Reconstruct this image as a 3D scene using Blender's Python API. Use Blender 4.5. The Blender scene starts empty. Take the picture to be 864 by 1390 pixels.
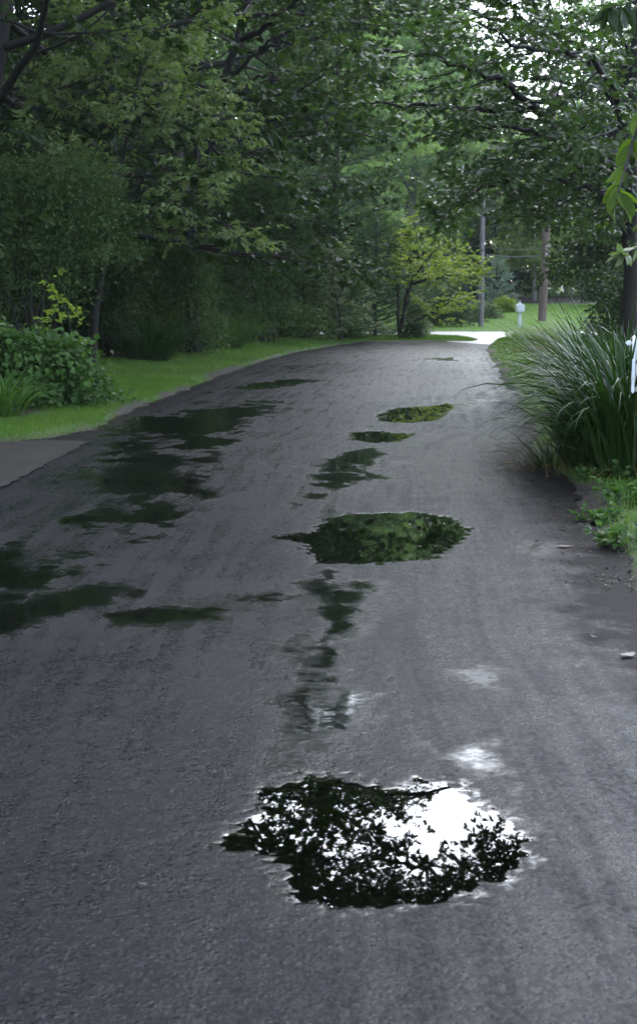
import bpy, math, random
import numpy as np
from mathutils import Vector

C = bpy.context.scene
COL = C.collection
FPX, CX, CY, CH = 1900.0, 432.0, 650.0, 1.5
PITCH = math.atan(250.0 / 1900.0)
R = math.radians
PI = math.pi

# ------------------------------------------------------------------ measuring helpers
def gp(px, py, z=0.0):
    u = (CY - py) / FPX
    x = (px - CX) / FPX
    dy = math.cos(PITCH) + u * math.sin(PITCH)
    dz = -math.sin(PITCH) + u * math.cos(PITCH)
    t = (z - CH) / dz
    return (x * t, dy * t)

def pd(px, py, Y):
    u = (CY - py) / FPX
    dy = math.cos(PITCH) + u * math.sin(PITCH)
    dz = -math.sin(PITCH) + u * math.cos(PITCH)
    t = Y / dy
    return np.array([(px - CX) / FPX * t, Y, CH + dz * t])

def XP(px, Y):
    return (px - CX) / FPX * Y * 1.0

# ------------------------------------------------------------------ noise
def _hash(ix, iy, s):
    h = (ix.astype(np.int64) * 374761393 + iy.astype(np.int64) * 668265263 + s * 1442695041) & 0x7fffffff
    h = ((h ^ (h >> 13)) * 1274126177) & 0x7fffffff
    return ((h ^ (h >> 16)) & 0xffff) / 65535.0

def vnoise(x, y, s=0):
    ix = np.floor(x); iy = np.floor(y)
    fx = x - ix; fy = y - iy
    fx = fx * fx * (3 - 2 * fx); fy = fy * fy * (3 - 2 * fy)
    a = _hash(ix, iy, s); b = _hash(ix + 1, iy, s)
    c = _hash(ix, iy + 1, s); d = _hash(ix + 1, iy + 1, s)
    return (a * (1 - fx) + b * fx) * (1 - fy) + (c * (1 - fx) + d * fx) * fy

def fbm(x, y, o=4, s=0):
    v = 0; a = 0.5; t = 0
    for k in range(o):
        v = v + a * vnoise(x, y, s + k * 17); t += a
        x = x * 2.03 + 3.1; y = y * 2.03 + 7.7; a *= 0.5
    return v / t

def sstep(a, b, x):
    t = np.clip((x - a) / (b - a), 0, 1)
    return t * t * (3 - 2 * t)

def poly_sd(x, y, pts):
    """signed distance to a polygon, negative inside"""
    pts = np.asarray(pts, float)
    n = len(pts)
    best = np.full(x.shape, 1e9)
    inside = np.zeros(x.shape, bool)
    for i in range(n):
        ax, ay = pts[i]; bx, by = pts[(i + 1) % n]
        ex, ey = bx - ax, by - ay
        t = np.clip(((x - ax) * ex + (y - ay) * ey) / (ex * ex + ey * ey + 1e-12), 0, 1)
        d = (x - ax - t * ex) ** 2 + (y - ay - t * ey) ** 2
        best = np.minimum(best, d)
        c = ((ay > y) != (by > y)) & (x < (bx - ax) * (y - ay) / ((by - ay) if abs(by - ay) > 1e-12 else 1e-12) + ax)
        inside ^= c
    d = np.sqrt(best)
    return np.where(inside, -d, d)

# ------------------------------------------------------------------ objects
def link(name, me, mat=None, parent=None):
    o = bpy.data.objects.new(name, me)
    COL.objects.link(o)
    if mat is not None:
        me.materials.clear(); me.materials.append(mat)
    if parent is not None:
        o.parent = parent
    return o

def tag(o, label, cat, group=None):
    o['label'] = label; o['category'] = cat
    if group: o['group'] = group
    return o

def thing(name, label, cat, loc=(0, 0, 0), rz=0.0, group=None, sc=1.0):
    o = bpy.data.objects.new(name, None)
    o.empty_display_size = 0.1
    COL.objects.link(o)
    o.location = loc; o.rotation_euler = (0, 0, rz); o.scale = (sc, sc, sc)
    return tag(o, label, cat, group)

def copy_thing(src, label, loc, rz=0.0, sc=1.0, group=None):
    c = src.copy(); COL.objects.link(c)
    c.location = loc; c.rotation_euler = (0, 0, rz)
    c.scale = (sc, sc, sc) if not isinstance(sc, tuple) else sc
    c['label'] = label
    if group: c['group'] = group
    for ch in list(src.children):
        d = ch.copy(); COL.objects.link(d); d.parent = c
        for g in list(ch.children):
            e = g.copy(); COL.objects.link(e); e.parent = d
    return c

def mesh_np(name, V, loops, starts, smooth=False, attrs=None):
    me = bpy.data.meshes.new(name)
    V = np.ascontiguousarray(V, np.float32)
    me.vertices.add(len(V)); me.vertices.foreach_set('co', V.ravel())
    loops = np.ascontiguousarray(loops, np.int32); starts = np.ascontiguousarray(starts, np.int32)
    me.loops.add(len(loops)); me.loops.foreach_set('vertex_index', loops)
    me.polygons.add(len(starts)); me.polygons.foreach_set('loop_start', starts)
    if smooth:
        me.polygons.foreach_set('use_smooth', np.ones(len(starts), bool))
    for k, v in (attrs or {}).items():
        a = me.attributes.new(k, 'FLOAT', 'POINT')
        a.data.foreach_set('value', np.ascontiguousarray(v, np.float32))
    me.update(calc_edges=True)
    return me

def grid_mesh(name, X, Y, Z, attrs=None, smooth=True):
    nr, nc = X.shape
    V = np.stack([X.ravel(), Y.ravel(), Z.ravel()], 1)
    i = np.arange(nr - 1)[:, None] * nc + np.arange(nc - 1)[None, :]
    q = np.stack([i, i + 1, i + nc + 1, i + nc], -1).reshape(-1, 4)
    return mesh_np(name, V, q.ravel(), np.arange(len(q)) * 4, smooth,
                   {k: v.ravel() for k, v in (attrs or {}).items()})

def nrm(v):
    return v / (np.linalg.norm(v, axis=-1, keepdims=True) + 1e-9)

# ---- leaf templates: (verts (u along, v across, w up), faces)
LEAF = (np.array([[0, 0, 0], [.42, .5, .16], [1, 0, -.12], [.42, -.5, .16]]), [[0, 2, 1], [0, 3, 2]])
BROAD = (np.array([[0, 0, 0], [.18, .36, .08], [.5, .5, .13], [.8, .27, .03], [1.02, 0, -.2],
                   [.8, -.27, .03], [.5, -.5, .13], [.18, -.36, .08], [.5, 0, 0]]),
         [[0, 8, 2, 1], [8, 4, 3, 2], [0, 7, 6, 8], [8, 6, 5, 4]])
OAK = (np.array([[0, 0, 0], [.25, .16, .05], [.36, .44, .12], [.47, .2, .04], [.63, .52, .1], [.72, .2, .02], [1.0, .06, -.14],
                 [.72, -.2, .02], [.63, -.52, .1], [.47, -.2, .04], [.36, -.44, .12], [.25, -.16, .05]]),
       [[0, 11, 9, 7, 6, 5, 3, 1], [1, 3, 2, 2], [3, 5, 4, 4], [11, 10, 9, 9], [9, 8, 7, 7]])
OAK = (OAK[0], [[0, 11, 9, 7, 6, 5, 3, 1], [1, 3, 2], [3, 5, 4], [11, 10, 9], [9, 8, 7]])
NEEDLE = (np.array([[0, .12, 0], [.6, .5, 0], [1, 0, 0], [.6, -.5, 0], [0, -.12, 0]]), [[0, 4, 3, 2, 1]])

def leaves_mesh(name, P, D, N, L, W, tint, shape=LEAF):
    T, F = shape
    D = nrm(D); N = nrm(N - (N * D).sum(-1, keepdims=True) * D); S = np.cross(N, D)
    n, k = len(P), len(T)
    L = np.broadcast_to(np.asarray(L, float), (n,)); W = np.broadcast_to(np.asarray(W, float), (n,))
    V = (P[:, None, :] + (T[None, :, 0] * L[:, None])[..., None] * D[:, None, :]
         + (T[None, :, 1] * W[:, None])[..., None] * S[:, None, :]
         + (T[None, :, 2] * W[:, None])[..., None] * N[:, None, :])
    fl = np.concatenate([np.array(f) for f in F]); fs = np.cumsum([0] + [len(f) for f in F])[:-1]
    loops = (np.arange(n)[:, None] * k + fl[None, :]).ravel()
    starts = (np.arange(n)[:, None] * len(fl) + fs[None, :]).ravel()
    return mesh_np(name, V.reshape(-1, 3), loops, starts, False, {'tint': np.repeat(np.clip(tint, 0, 1), k)})

class Leaves:
    def __init__(s): s.P = []; s.D = []; s.N = []; s.L = []; s.W = []; s.T = []
    def add(s, P, D, N, L, W, T):
        n = len(P)
        s.P.append(P); s.D.append(D); s.N.append(N)
        s.L.append(np.broadcast_to(L, (n,))); s.W.append(np.broadcast_to(W, (n,))); s.T.append(np.broadcast_to(T, (n,)))
    def mesh(s, name, shape=LEAF):
        c = np.concatenate
        return leaves_mesh(name, c(s.P), c(s.D), c(s.N), c(s.L), c(s.W), c(s.T), shape)

class Wood:
    def __init__(s): s.V = []; s.Q = []; s.n = 0
    def tube(s, pts, rad, sides=6, cap=True):
        pts = np.asarray(pts, float); rad = np.asarray(rad, float); m = len(pts)
        d = nrm(np.gradient(pts, axis=0))
        ref = np.where(np.abs(d[:, 2:3]) > .9, np.array([[1., 0, 0]]), np.array([[0, 0, 1.]]))
        a = nrm(np.cross(d, ref)); b = np.cross(d, a)
        th = np.arange(sides) * 2 * PI / sides
        V = pts[:, None, :] + rad[:, None, None] * (np.cos(th)[None, :, None] * a[:, None, :] + np.sin(th)[None, :, None] * b[:, None, :])
        i = np.arange(m - 1)[:, None] * sides; j = np.arange(sides)[None, :]; j2 = (j + 1) % sides
        q = np.stack([i + j, i + j2, i + sides + j2, i + sides + j], -1).reshape(-1, 4) + s.n
        s.V.append(V.reshape(-1, 3)); s.Q.append(q); s.n += m * sides
    def mesh(s, name):
        V = np.concatenate(s.V); Q = np.concatenate(s.Q)
        return mesh_np(name, V, Q.ravel(), np.arange(len(Q)) * 4, True)

def bm_obj(name, fn, mat, parent=None, smooth=False):
    import bmesh
    bm = bmesh.new(); fn(bm)
    me = bpy.data.meshes.new(name); bm.to_mesh(me); bm.free()
    if smooth:
        for p in me.polygons: p.use_smooth = True
    return link(name, me, mat, parent)

# ------------------------------------------------------------------ materials
def new_mat(name):
    m = bpy.data.materials.new(name); m.use_nodes = True
    nt = m.node_tree; nt.nodes.clear()
    return m, nt, nt.nodes, nt.links

def ramp(N, stops, interp='LINEAR'):
    r = N.new('ShaderNodeValToRGB'); cr = r.color_ramp; cr.interpolation = interp
    while len(cr.elements) < len(stops): cr.elements.new(0.5)
    for e, (p, c) in zip(cr.elements, stops):
        e.position = p; e.color = (c[0], c[1], c[2], 1)
    return r

LEAF_TONE = .55
def leaf_mat(name, c0, c1, c2, rough=0.42, trans=0.3, spec=0.5):
    m, nt, N, K = new_mat(name)
    out = N.new('ShaderNodeOutputMaterial')
    at = N.new('ShaderNodeAttribute'); at.attribute_name = 'tint'
    g = 1.0 if any(q in name for q in ('lawn', 'far', 'blue', 'yellowing', 'tall grass', 'tan')) else .8 if any(q in name for q in ('dogwood', 'lime', 'near', 'oak', 'silvery', 'vine', 'strap')) else .5 if 'dark shrub' in name else .66 if 'shrub' in name else .42 if 'maple' in name else LEAF_TONE
    rp = ramp(N, [(0.0, tuple(c * g for c in c0)), (0.55, tuple(c * g for c in c1)), (1.0, tuple(c * g for c in c2))])
    for e in rp.color_ramp.elements: e.color = (e.color[0] * 1.06, e.color[1], e.color[2] * .8, 1)
    K.new(at.outputs['Fac'], rp.inputs[0])
    b = N.new('ShaderNodeBsdfPrincipled')
    b.inputs['Roughness'].default_value = rough
    b.inputs['Specular IOR Level'].default_value = spec * (.5 if 'shrub' in name or 'oak' in name else .36)
    K.new(rp.outputs[0], b.inputs['Base Color'])
    t = N.new('ShaderNodeBsdfTranslucent')
    gm = N.new('ShaderNodeMix'); gm.data_type = 'RGBA'; gm.blend_type = 'MULTIPLY'; gm.inputs[0].default_value = 1
    K.new(rp.outputs[0], gm.inputs[6]); gm.inputs[7].default_value = (1.5, 1.7, 0.7, 1)
    K.new(gm.outputs[2], t.inputs['Color'])
    mx = N.new('ShaderNodeMixShader'); mx.inputs[0].default_value = trans
    K.new(b.outputs[0], mx.inputs[1]); K.new(t.outputs[0], mx.inputs[2]); K.new(mx.outputs[0], out.inputs['Surface'])
    return m

def bark_mat(name, c0, c1, sc=9.0, rough=0.75):
    m, nt, N, K = new_mat(name)
    out = N.new('ShaderNodeOutputMaterial'); b = N.new('ShaderNodeBsdfPrincipled')
    tc = N.new('ShaderNodeTexCoord'); mp = N.new('ShaderNodeMapping'); mp.inputs['Scale'].default_value = (1, 1, .18)
    K.new(tc.outputs['Object'], mp.inputs[0])
    n1 = N.new('ShaderNodeTexNoise'); n1.inputs['Scale'].default_value = sc; n1.inputs['Detail'].default_value = 6; n1.inputs['Roughness'].default_value = .65
    K.new(mp.outputs[0], n1.inputs['Vector'])
    rp = ramp(N, [(0.3, c0), (0.7, c1)]); K.new(n1.outputs['Fac'], rp.inputs[0]); K.new(rp.outputs[0], b.inputs['Base Color'])
    b.inputs['Roughness'].default_value = rough; b.inputs['Specular IOR Level'].default_value = .2
    bp = N.new('ShaderNodeBump'); bp.inputs['Strength'].default_value = .6; bp.inputs['Distance'].default_value = .03
    K.new(n1.outputs['Fac'], bp.inputs['Height']); K.new(bp.outputs[0], b.inputs['Normal'])
    K.new(b.outputs[0], out.inputs['Surface'])
    return m

def plain_mat(name, col, rough=.4, noise=.12, sc=14, metallic=0.0):
    m, nt, N, K = new_mat(name)
    out = N.new('ShaderNodeOutputMaterial'); b = N.new('ShaderNodeBsdfPrincipled')
    tc = N.new('ShaderNodeTexCoord')
    n1 = N.new('ShaderNodeTexNoise'); n1.inputs['Scale'].default_value = sc; n1.inputs['Detail'].default_value = 5
    K.new(tc.outputs['Object'], n1.inputs['Vector'])
    rp = ramp(N, [(0.25, tuple(c * (1 - noise) for c in col)), (0.75, tuple(min(1, c * (1 + noise)) for c in col))])
    K.new(n1.outputs['Fac'], rp.inputs[0]); K.new(rp.outputs[0], b.inputs['Base Color'])
    b.inputs['Roughness'].default_value = rough; b.inputs['Metallic'].default_value = metallic
    K.new(b.outputs[0], out.inputs['Surface'])
    return m

M = {}
M['dogwood'] = leaf_mat('dogwood leaf', (.11, .175, .08), (.18, .25, .125), (.25, .315, .18), .5, .35, .35)
M['maple'] = leaf_mat('maple leaf', (.028, .062, .02), (.05, .095, .032), (.085, .14, .05), .5, .35, .35)
M['oak'] = leaf_mat('oak leaf', (.025, .055, .015), (.042, .085, .024), (.075, .13, .04), .4, .4, .8)
M['shrub_dark'] = leaf_mat('dark shrub leaf', (.028, .06, .022), (.045, .085, .034), (.075, .125, .05), .48, .3, .35)
M['shrub_mid'] = leaf_mat('green shrub leaf', (.045, .09, .034), (.075, .13, .05), (.12, .175, .075), .48, .33, .35)
M['shrub_pale'] = leaf_mat('silvery shrub leaf', (.09, .135, .08), (.14, .185, .115), (.21, .25, .18), .48, .3, .4)
M['shrub_yellow'] = leaf_mat('yellow green shrub leaf', (.075, .14, .03), (.125, .20, .045), (.2, .27, .07), .5, .35, .35)
M['vine'] = leaf_mat('broad vine leaf', (.03, .075, .022), (.055, .115, .035), (.10, .175, .06), .48, .33, .3)
M['lime'] = leaf_mat('lime young leaf', (.12, .19, .03), (.19, .28, .05), (.27, .34, .07), .48, .38, .35)
M['pine'] = leaf_mat('pine needle', (.05, .105, .055), (.08, .145, .078), (.125, .19, .105), .55, .2, .3)
M['spruce'] = leaf_mat('blue spruce needle', (.10, .16, .145), (.15, .21, .195), (.2, .26, .25), .55, .15, .3)
M['yellow'] = leaf_mat('yellowing leaf', (.10, .17, .03), (.19, .25, .05), (.33, .33, .08), .5, .35, .35)
M['far'] = leaf_mat('far green leaf', (.12, .185, .105), (.17, .25, .14), (.23, .31, .19), .5, .4, .35)
M['far_pale'] = leaf_mat('far pale leaf', (.16, .225, .09), (.22, .29, .12), (.29, .35, .16), .5, .35, .35)
M['misc'] = leaf_mat('tall grass blade', (.008, .024, .004), (.015, .04, .008), (.055, .09, .045), .42, .25, .6)
M['strap'] = leaf_mat('strap leaf', (.035, .085, .02), (.055, .125, .03), (.10, .18, .055), .42, .3, .4)
M['blue_grass'] = leaf_mat('blue grey grass', (.12, .18, .11), (.18, .25, .17), (.30, .34, .30), .5, .3, .35)
M['tan'] = leaf_mat('dry tan grass', (.06, .043, .02), (.10, .07, .033), (.15, .11, .055), .6, .2, .3)
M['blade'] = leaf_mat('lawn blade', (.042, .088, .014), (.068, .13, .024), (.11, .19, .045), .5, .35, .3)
M['far_blade_lit'] = leaf_mat('far lawn blade', (.09, .18, .03), (.14, .25, .045), (.19, .31, .07), .5, .35, .3)  # lawn green brightened in colour to stand in for open sky light
M['near'] = leaf_mat('near yellow green leaf', (.045, .085, .01), (.07, .12, .015), (.105, .16, .025), .42, .45, .35)
M['oak_shade'] = leaf_mat('shaded oak leaf', (.022, .045, .014), (.035, .062, .02), (.05, .08, .028), .5, .12, .3)  # oak leaf colour darkened to stand in for backlit silhouettes in the puddle
M['bark'] = bark_mat('dark wet bark', (.007, .0062, .005), (.024, .021, .017))
M['bark_grey'] = bark_mat('grey bark', (.07, .066, .058), (.16, .15, .135))
M['bark_pale'] = bark_mat('pale lichen bark', (.20, .19, .17), (.36, .34, .31))
M['pole_brown'] = bark_mat('weathered brown pole', (.085, .06, .048), (.16, .115, .095), 12)
M['pole_grey'] = bark_mat('weathered grey pole', (.11, .10, .09), (.22, .20, .185), 12)
M['white'] = plain_mat('white painted metal', (.62, .63, .64), .4, .08, 5)
M['wire'] = plain_mat('black cable', (.012, .012, .013), .8)
M['steel'] = plain_mat('galvanised steel', (.30, .30, .30), .4, .2, 14, .8)
M['dead'] = plain_mat('pale dead leaf', (.085, .06, .047), .8, .3, 60)
M['dead2'] = plain_mat('olive dead leaf', (.03, .026, .012), .5, .3, 60)
M['twig'] = plain_mat('brown twig', (.07, .035, .025), .6, .3, 60)

# ---- road edges from the photograph's ground line
EL = [gp(-700, 1400), gp(-560, 1000), gp(-330, 760), gp(-100, 640), gp(0, 603), gp(60, 596), gp(130, 583), gp(185, 557), gp(240, 536), gp(300, 511), gp(350, 493), gp(400, 479), gp(450, 470), gp(485, 465.5), gp(530, 463.5)]
EL = [(-3.6, -12), (-3.6, 4), (-3.55, 9)] + [p for p in EL if p[1] > 11.5]
ER = [(1.55, -12), (1.55, 3.5), gp(880, 850), gp(830, 745), gp(765, 655), gp(722, 625), gp(714, 590), gp(703, 560), gp(688, 530), gp(672, 502), gp(660, 482), gp(657, 473), gp(668, 465)]
_el = np.array(EL); _er = np.array(ER)
ZL = 44.9
def xl(y): return np.interp(y, _el[:, 1], _el[:, 0])
def xr(y): return np.interp(y, _er[:, 1], _er[:, 0])

JUNC = [gp(590, 462.6), gp(640, 463.2), gp(648, 461), gp(632, 457.5), gp(575, 456), gp(400, 456), gp(200, 456), gp(200, 449.8), gp(500, 449.8), gp(640, 450.2), gp(700, 450.2), gp(1100, 450.2),
        gp(1100, 455.5), gp(700, 455.5), gp(678, 459.5), gp(664, 467.5), gp(630, 465.5)]
ISLAND_Y = 45.0

# ------------------------------------------------------------------ terrain
def H(x, y):
    x = np.asarray(x, float); y = np.asarray(y, float)
    near = 1 - sstep(43.6, 45.2, y)
    dl = xl(y) - x; dr = x - xr(y)
    out = np.maximum(dl, dr)
    edge = sstep(-.02, .22, out)
    bank = np.where(dl > 0, .035 + .055 * np.clip(dl, 0, 9), .03 + .02 * np.clip(dr, 0, 8))
    zn = -.03 * (1 - edge) + edge * bank
    jd = poly_sd(x, y, JUNC)
    zf = np.where(y < 56, .05 * sstep(0.0, .5, jd) - .03 * (1 - sstep(-.05, .0, jd)), 0)
    zf = zf + np.where(y >= 56, -.03 + .07 * sstep(0, 1, jd) + .028 * np.clip(y - 59, 0, 200) - .00006 * np.clip(y - 59, 0, 200) ** 2, 0)
    z = zn * near + zf * (1 - near)
    return z + (fbm(x * .7, y * .7, 3, 5) - .5) * .05 * sstep(.2, 1.5, np.where(near > .5, out, jd))

def lawn_mask(x, y):
    dl = xl(y) - x; dr = x - xr(y)
    n = (fbm(x * 1.1, y * .9, 3, 11) - .5)
    wl = np.interp(y, [10, 14, 17, 20, 24, 28, 32, 36, 40, 44, 46], [1.0, 1.0, .95, 1.05, 1.9, 2.9, 3.2, 3.4, 3.2, 2.6, 2.6])
    left = sstep(.35, -.25, dl - wl + n * 1.0) * (dl > 0) * sstep(0, .3, dl + n * .6)
    wr = np.interp(y, [0, 6, 9, 11, 14, 20, 46], [.2, .3, .45, .9, 2.4, 6, 9])
    right = sstep(.3, -.3, dr - wr + n * .8) * (dr > 0) * sstep(0, .3, dr + n * .5)
    far = np.where(y > 45, sstep(-.1, .1, poly_sd(x, y, JUNC)), 0) * (1 - sstep(92, 96, y + n * 8))
    return np.clip(np.where(y < 45, np.maximum(left, right), far), 0, 1)

def terrain():
    ys = np.concatenate([np.arange(-14, 2, 1.), np.arange(2, 26, .12), np.arange(26, 43, .25), np.arange(43, 62, .15), np.arange(62, 100, .7),
                         np.geomspace(100, 900, 24)])
    off = np.concatenate([[0, .04, .08, .12, .17, .22, .3], np.arange(.4, 4, .15), np.arange(4, 12, .4), np.geomspace(12, 700, 26)])
    ins = np.linspace(0, 1, 14)[1:-1]
    rows = []
    for y in ys:
        a, b = float(xl(min(y, ZL))), float(xr(min(y, ZL)))
        if y > ZL: b = max(b, a + 3.2)
        rows.append(np.concatenate([a - off[::-1], a + (b - a) * ins, b + off]))
    X = np.array(rows); Y = np.repeat(ys[:, None], X.shape[1], 1)
    Z = H(X, Y)
    lm = lawn_mask(X, Y)
    me = grid_mesh('ground', X, Y, Z, {'lawn': lm})
    m, nt, N, K = new_mat('lawn and leaf litter')
    out = N.new('ShaderNodeOutputMaterial'); b = N.new('ShaderNodeBsdfPrincipled')
    tc = N.new('ShaderNodeTexCoord'); at = N.new('ShaderNodeAttribute'); at.attribute_name = 'lawn'
    n1 = N.new('ShaderNodeTexNoise'); n1.inputs['Scale'].default_value = 1.3; n1.inputs['Detail'].default_value = 8; K.new(tc.outputs['Object'], n1.inputs['Vector'])
    n2 = N.new('ShaderNodeTexNoise'); n2.inputs['Scale'].default_value = 34; n2.inputs['Detail'].default_value = 6; n2.inputs['Roughness'].default_value = .7; K.new(tc.outputs['Object'], n2.inputs['Vector'])
    g = ramp(N, [(0.25, (.02, .05, .006)), (.5, (.04, .085, .011)), (.8, (.07, .115, .02))]); K.new(n1.outputs['Fac'], g.inputs[0])
    d = ramp(N, [(0.25, (.012, .009, .007)), (.5, (.032, .025, .019)), (.66, (.055, .043, .032)), (.8, (.11, .085, .06))]); K.new(n2.outputs['Fac'], d.inputs[0])
    mx = N.new('ShaderNodeMix'); mx.data_type = 'RGBA'
    K.new(at.outputs['Fac'], mx.inputs[0]); K.new(d.outputs[0], mx.inputs[6]); K.new(g.outputs[0], mx.inputs[7])
    K.new(mx.outputs[2], b.inputs['Base Color']); b.inputs['Roughness'].default_value = .8; b.inputs['Specular IOR Level'].default_value = .15
    bp = N.new('ShaderNodeBump'); bp.inputs['Strength'].default_value = .8; bp.inputs['Distance'].default_value = .025
    K.new(n2.outputs['Fac'], bp.inputs['Height']); K.new(bp.outputs[0], b.inputs['Normal'])
    K.new(b.outputs[0], out.inputs['Surface'])
    o = link('ground', me, m); o['kind'] = 'structure'

# ------------------------------------------------------------------ road and puddles
PUD = {
 'A': [(280, 1152), (300, 1128), (335, 1100), (352, 1070), (390, 1052), (425, 1049), (470, 1047), (500, 1060), (545, 1070), (566, 1054), (600, 1056), (628, 1066), (655, 1092), (695, 1115), (716, 1140), (712, 1168), (690, 1186), (650, 1202), (600, 1226), (540, 1233), (480, 1236), (440, 1240), (410, 1212), (385, 1187), (355, 1168), (318, 1160)],
 'B': [(355, 729), (420, 721), (440, 705), (470, 697), (520, 696), (560, 694), (612, 702), (643, 716), (622, 741), (592, 758), (540, 764), (480, 766), (424, 765), (420, 742), (398, 734)],
 'C': [(513, 562), (540, 553), (590, 551), (604, 546), (622, 549), (606, 562), (590, 570), (550, 574), (513, 572)],
 'D': [(474, 588), (505, 585), (558, 589), (560, 594), (545, 599), (505, 601), (476, 597)],
 'E': [(322, 527), (345, 520), (375, 517), (400, 514), (440, 517), (405, 521), (385, 525), (350, 529)],
}
PUDW = {k: np.array([gp(*p) for p in v]) for k, v in PUD.items()}
# thin films of standing wet, strength per patch
FILM = [
 ([(150, 572), (190, 566), (250, 566), (300, 560), (350, 545), (365, 552), (330, 570), (280, 582), (230, 590), (180, 582)], .95),
 ([(190, 605), (230, 590), (285, 584), (250, 600), (215, 610)], .9),
 ([(90, 650), (150, 630), (185, 612), (260, 608), (240, 640), (270, 655), (230, 690), (150, 700), (95, 690), (105, 668)], .66),
 ([(0, 742), (60, 712), (130, 700), (190, 690), (150, 725), (90, 745), (30, 770), (0, 775)], .6),
 ([(-60, 840), (0, 815), (80, 800), (150, 792), (215, 806), (150, 822), (80, 838), (20, 850), (-60, 870)], .88),
 ([(225, 812), (300, 808), (350, 815), (330, 835), (270, 830)], .6),
 ([(405, 800), (430, 780), (455, 778), (450, 800), (425, 814)], .8),
 ([(480, 790), (512, 795), (506, 808), (484, 802)], .7),
 ([(368, 900), (395, 880), (425, 865), (440, 885), (425, 896), (400, 897), (380, 910)], .85),
 ([(378, 945), (410, 925), (430, 935), (445, 955), (470, 940), (492, 965), (470, 985), (455, 1000), (430, 985), (400, 970)], .95),
 ([(385, 1030), (405, 1010), (425, 1020), (410, 1040), (370, 1060), (355, 1060)], .8),
 ([(420, 700), (455, 680), (470, 655), (490, 640), (500, 650), (480, 690), (440, 712)], .55),
 ([(440, 632), (480, 626), (505, 628), (490, 636), (450, 637)], .8),
 ([(470, 572), (515, 562), (515, 584), (480, 586)], .5),
 ([(600, 560), (640, 543), (625, 552)], .8),
 ([(385, 500), (410, 497), (415, 500), (395, 503)], .9),
 ([(583, 487), (606, 486), (604, 490), (585, 490)], .9),
 ([(430, 780), (500, 775), (490, 850), (470, 880), (440, 830)], .35),
 ([(720, 745), (735, 740), (742, 748), (735, 755), (722, 752)], .95),
 ([(610, 915), (660, 906), (675, 915), (650, 930), (620, 935)], .52),
 ([(545, 1040), (565, 1026), (600, 1024), (592, 1040), (560, 1048)], .5),
 ([(640, 1010), (680, 995), (700, 1015), (670, 1030)], .5),
 ([(680, 1085), (700, 1078), (728, 1100), (722, 1120), (700, 1105)], .6),
 ([(300, 640), (370, 620), (360, 640), (320, 655)], .35),
 ([(120, 730), (330, 690), (340, 720), (180, 780)], .25),
]
TRAIL = [(np.array([gp(*p) for p in v]), q) for v, q in (
 ([(415, 770), (510, 768), (510, 850), (500, 960), (455, 1060), (345, 1068), (360, 960), (390, 860)], .52),
 ([(120, 562), (300, 550), (375, 553), (310, 620), (300, 690), (220, 745), (90, 800), (0, 850), (-80, 870), (-80, 770), (50, 700)], .42),
 ([(380, 700), (530, 650), (525, 600), (470, 600), (420, 640)], .45),
 ([(-60, 850), (330, 800), (430, 800), (390, 845), (200, 855)], .45),
 ([(540, 1050), (560, 1015), (700, 990), (735, 1090), (735, 1180), (715, 1120), (640, 1060)], .42))]
FILMW = [(np.array([gp(*p) for p in v]), s) for v, s in FILM]

def road_fields(X, Y):
    n1 = fbm(X * 5, Y * 5, 5, 3) - .5
    n2 = fbm(X * 14, Y * 14, 4, 23) - .5
    n5 = fbm(X * 33, Y * 33, 3, 91) - .5
    n6 = fbm(X * 2.7 + 3, Y * 1.25, 5, 143) - .5
    n4 = fbm(X * 3.0, Y * 2.6, 5, 57) - .5
    n3 = fbm(X * 1.2, Y * .8, 4, 31) - .5
    Z = np.zeros_like(X); wet = np.zeros_like(X); rim = np.zeros_like(X)
    grit = (fbm(X * 26, Y * 26, 3, 77) - .5) * .0035
    Z += grit
    for k, pts in PUDW.items():
        sc = {'A': .5, 'B': .6, 'C': .9, 'D': .8, 'E': 1.3}[k]
        sd = poly_sd(X, Y, pts) + n1 * .20 * sc + n2 * .08 * sc
        Z -= .010 * sstep(.10 * sc, -.26 * sc, sd + n5 * .09)
        wet = np.maximum(wet, .95 * sstep(.12 * sc, -.10 * sc, sd + n5 * .2))
        rim = np.maximum(rim, sstep(.5 * sc + .1, 0, sd))
    for pts, s in FILMW:
        yc = pts[:, 1].mean(); sc = np.clip(yc / 9, .4, 2.2)
        sd = poly_sd(X, Y, pts) + n1 * .55 * sc + n2 * .34 * sc + n4 * .5 * sc
        wet = np.maximum(wet, s * sstep(.38 * sc, -.3 * sc, sd) * np.clip(1.0 + (n6 * 2.4 if s != .95 else 0), .1, 1.1))
    for pts, s in TRAIL:
        sd = poly_sd(X, Y, pts) + n1 * .3
        patch = n1 * 1.5 + n2 * .9 + n4 * 2.2 + (fbm(X * 2.6, Y * 1.6, 3, 131) - .5) * 2.4
        wet = np.maximum(wet, sstep(.18, -.22, sd) * np.clip(s + patch * .9 + n6 * 1.6, 0, .95))
    streak = fbm(X * 3.4, Y * .35, 4, 41)
    damp = np.clip(.25 + .9 * n3 + .35 * (streak - .5), 0, 1)
    wet = np.maximum(wet, .32 * damp)
    dr = xr(Y) - X + n1 * .5
    dirt = .92 * sstep(np.interp(Y, [3, 7, 11], [.8, .9, 1.0]), -.35, dr + n2 * .5 + n3 * .25) * sstep(16, 12, Y) + .6 * sstep(.5, .0, dr) + .7 * sstep(.45, 0, X - xl(Y) + n1 * .4)
    Z -= grit * .9 * np.clip(wet, 0, 1) * (Z > -.003)      # standing water levels out the grit
    return Z, wet, np.clip(dirt, 0, 1)

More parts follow.
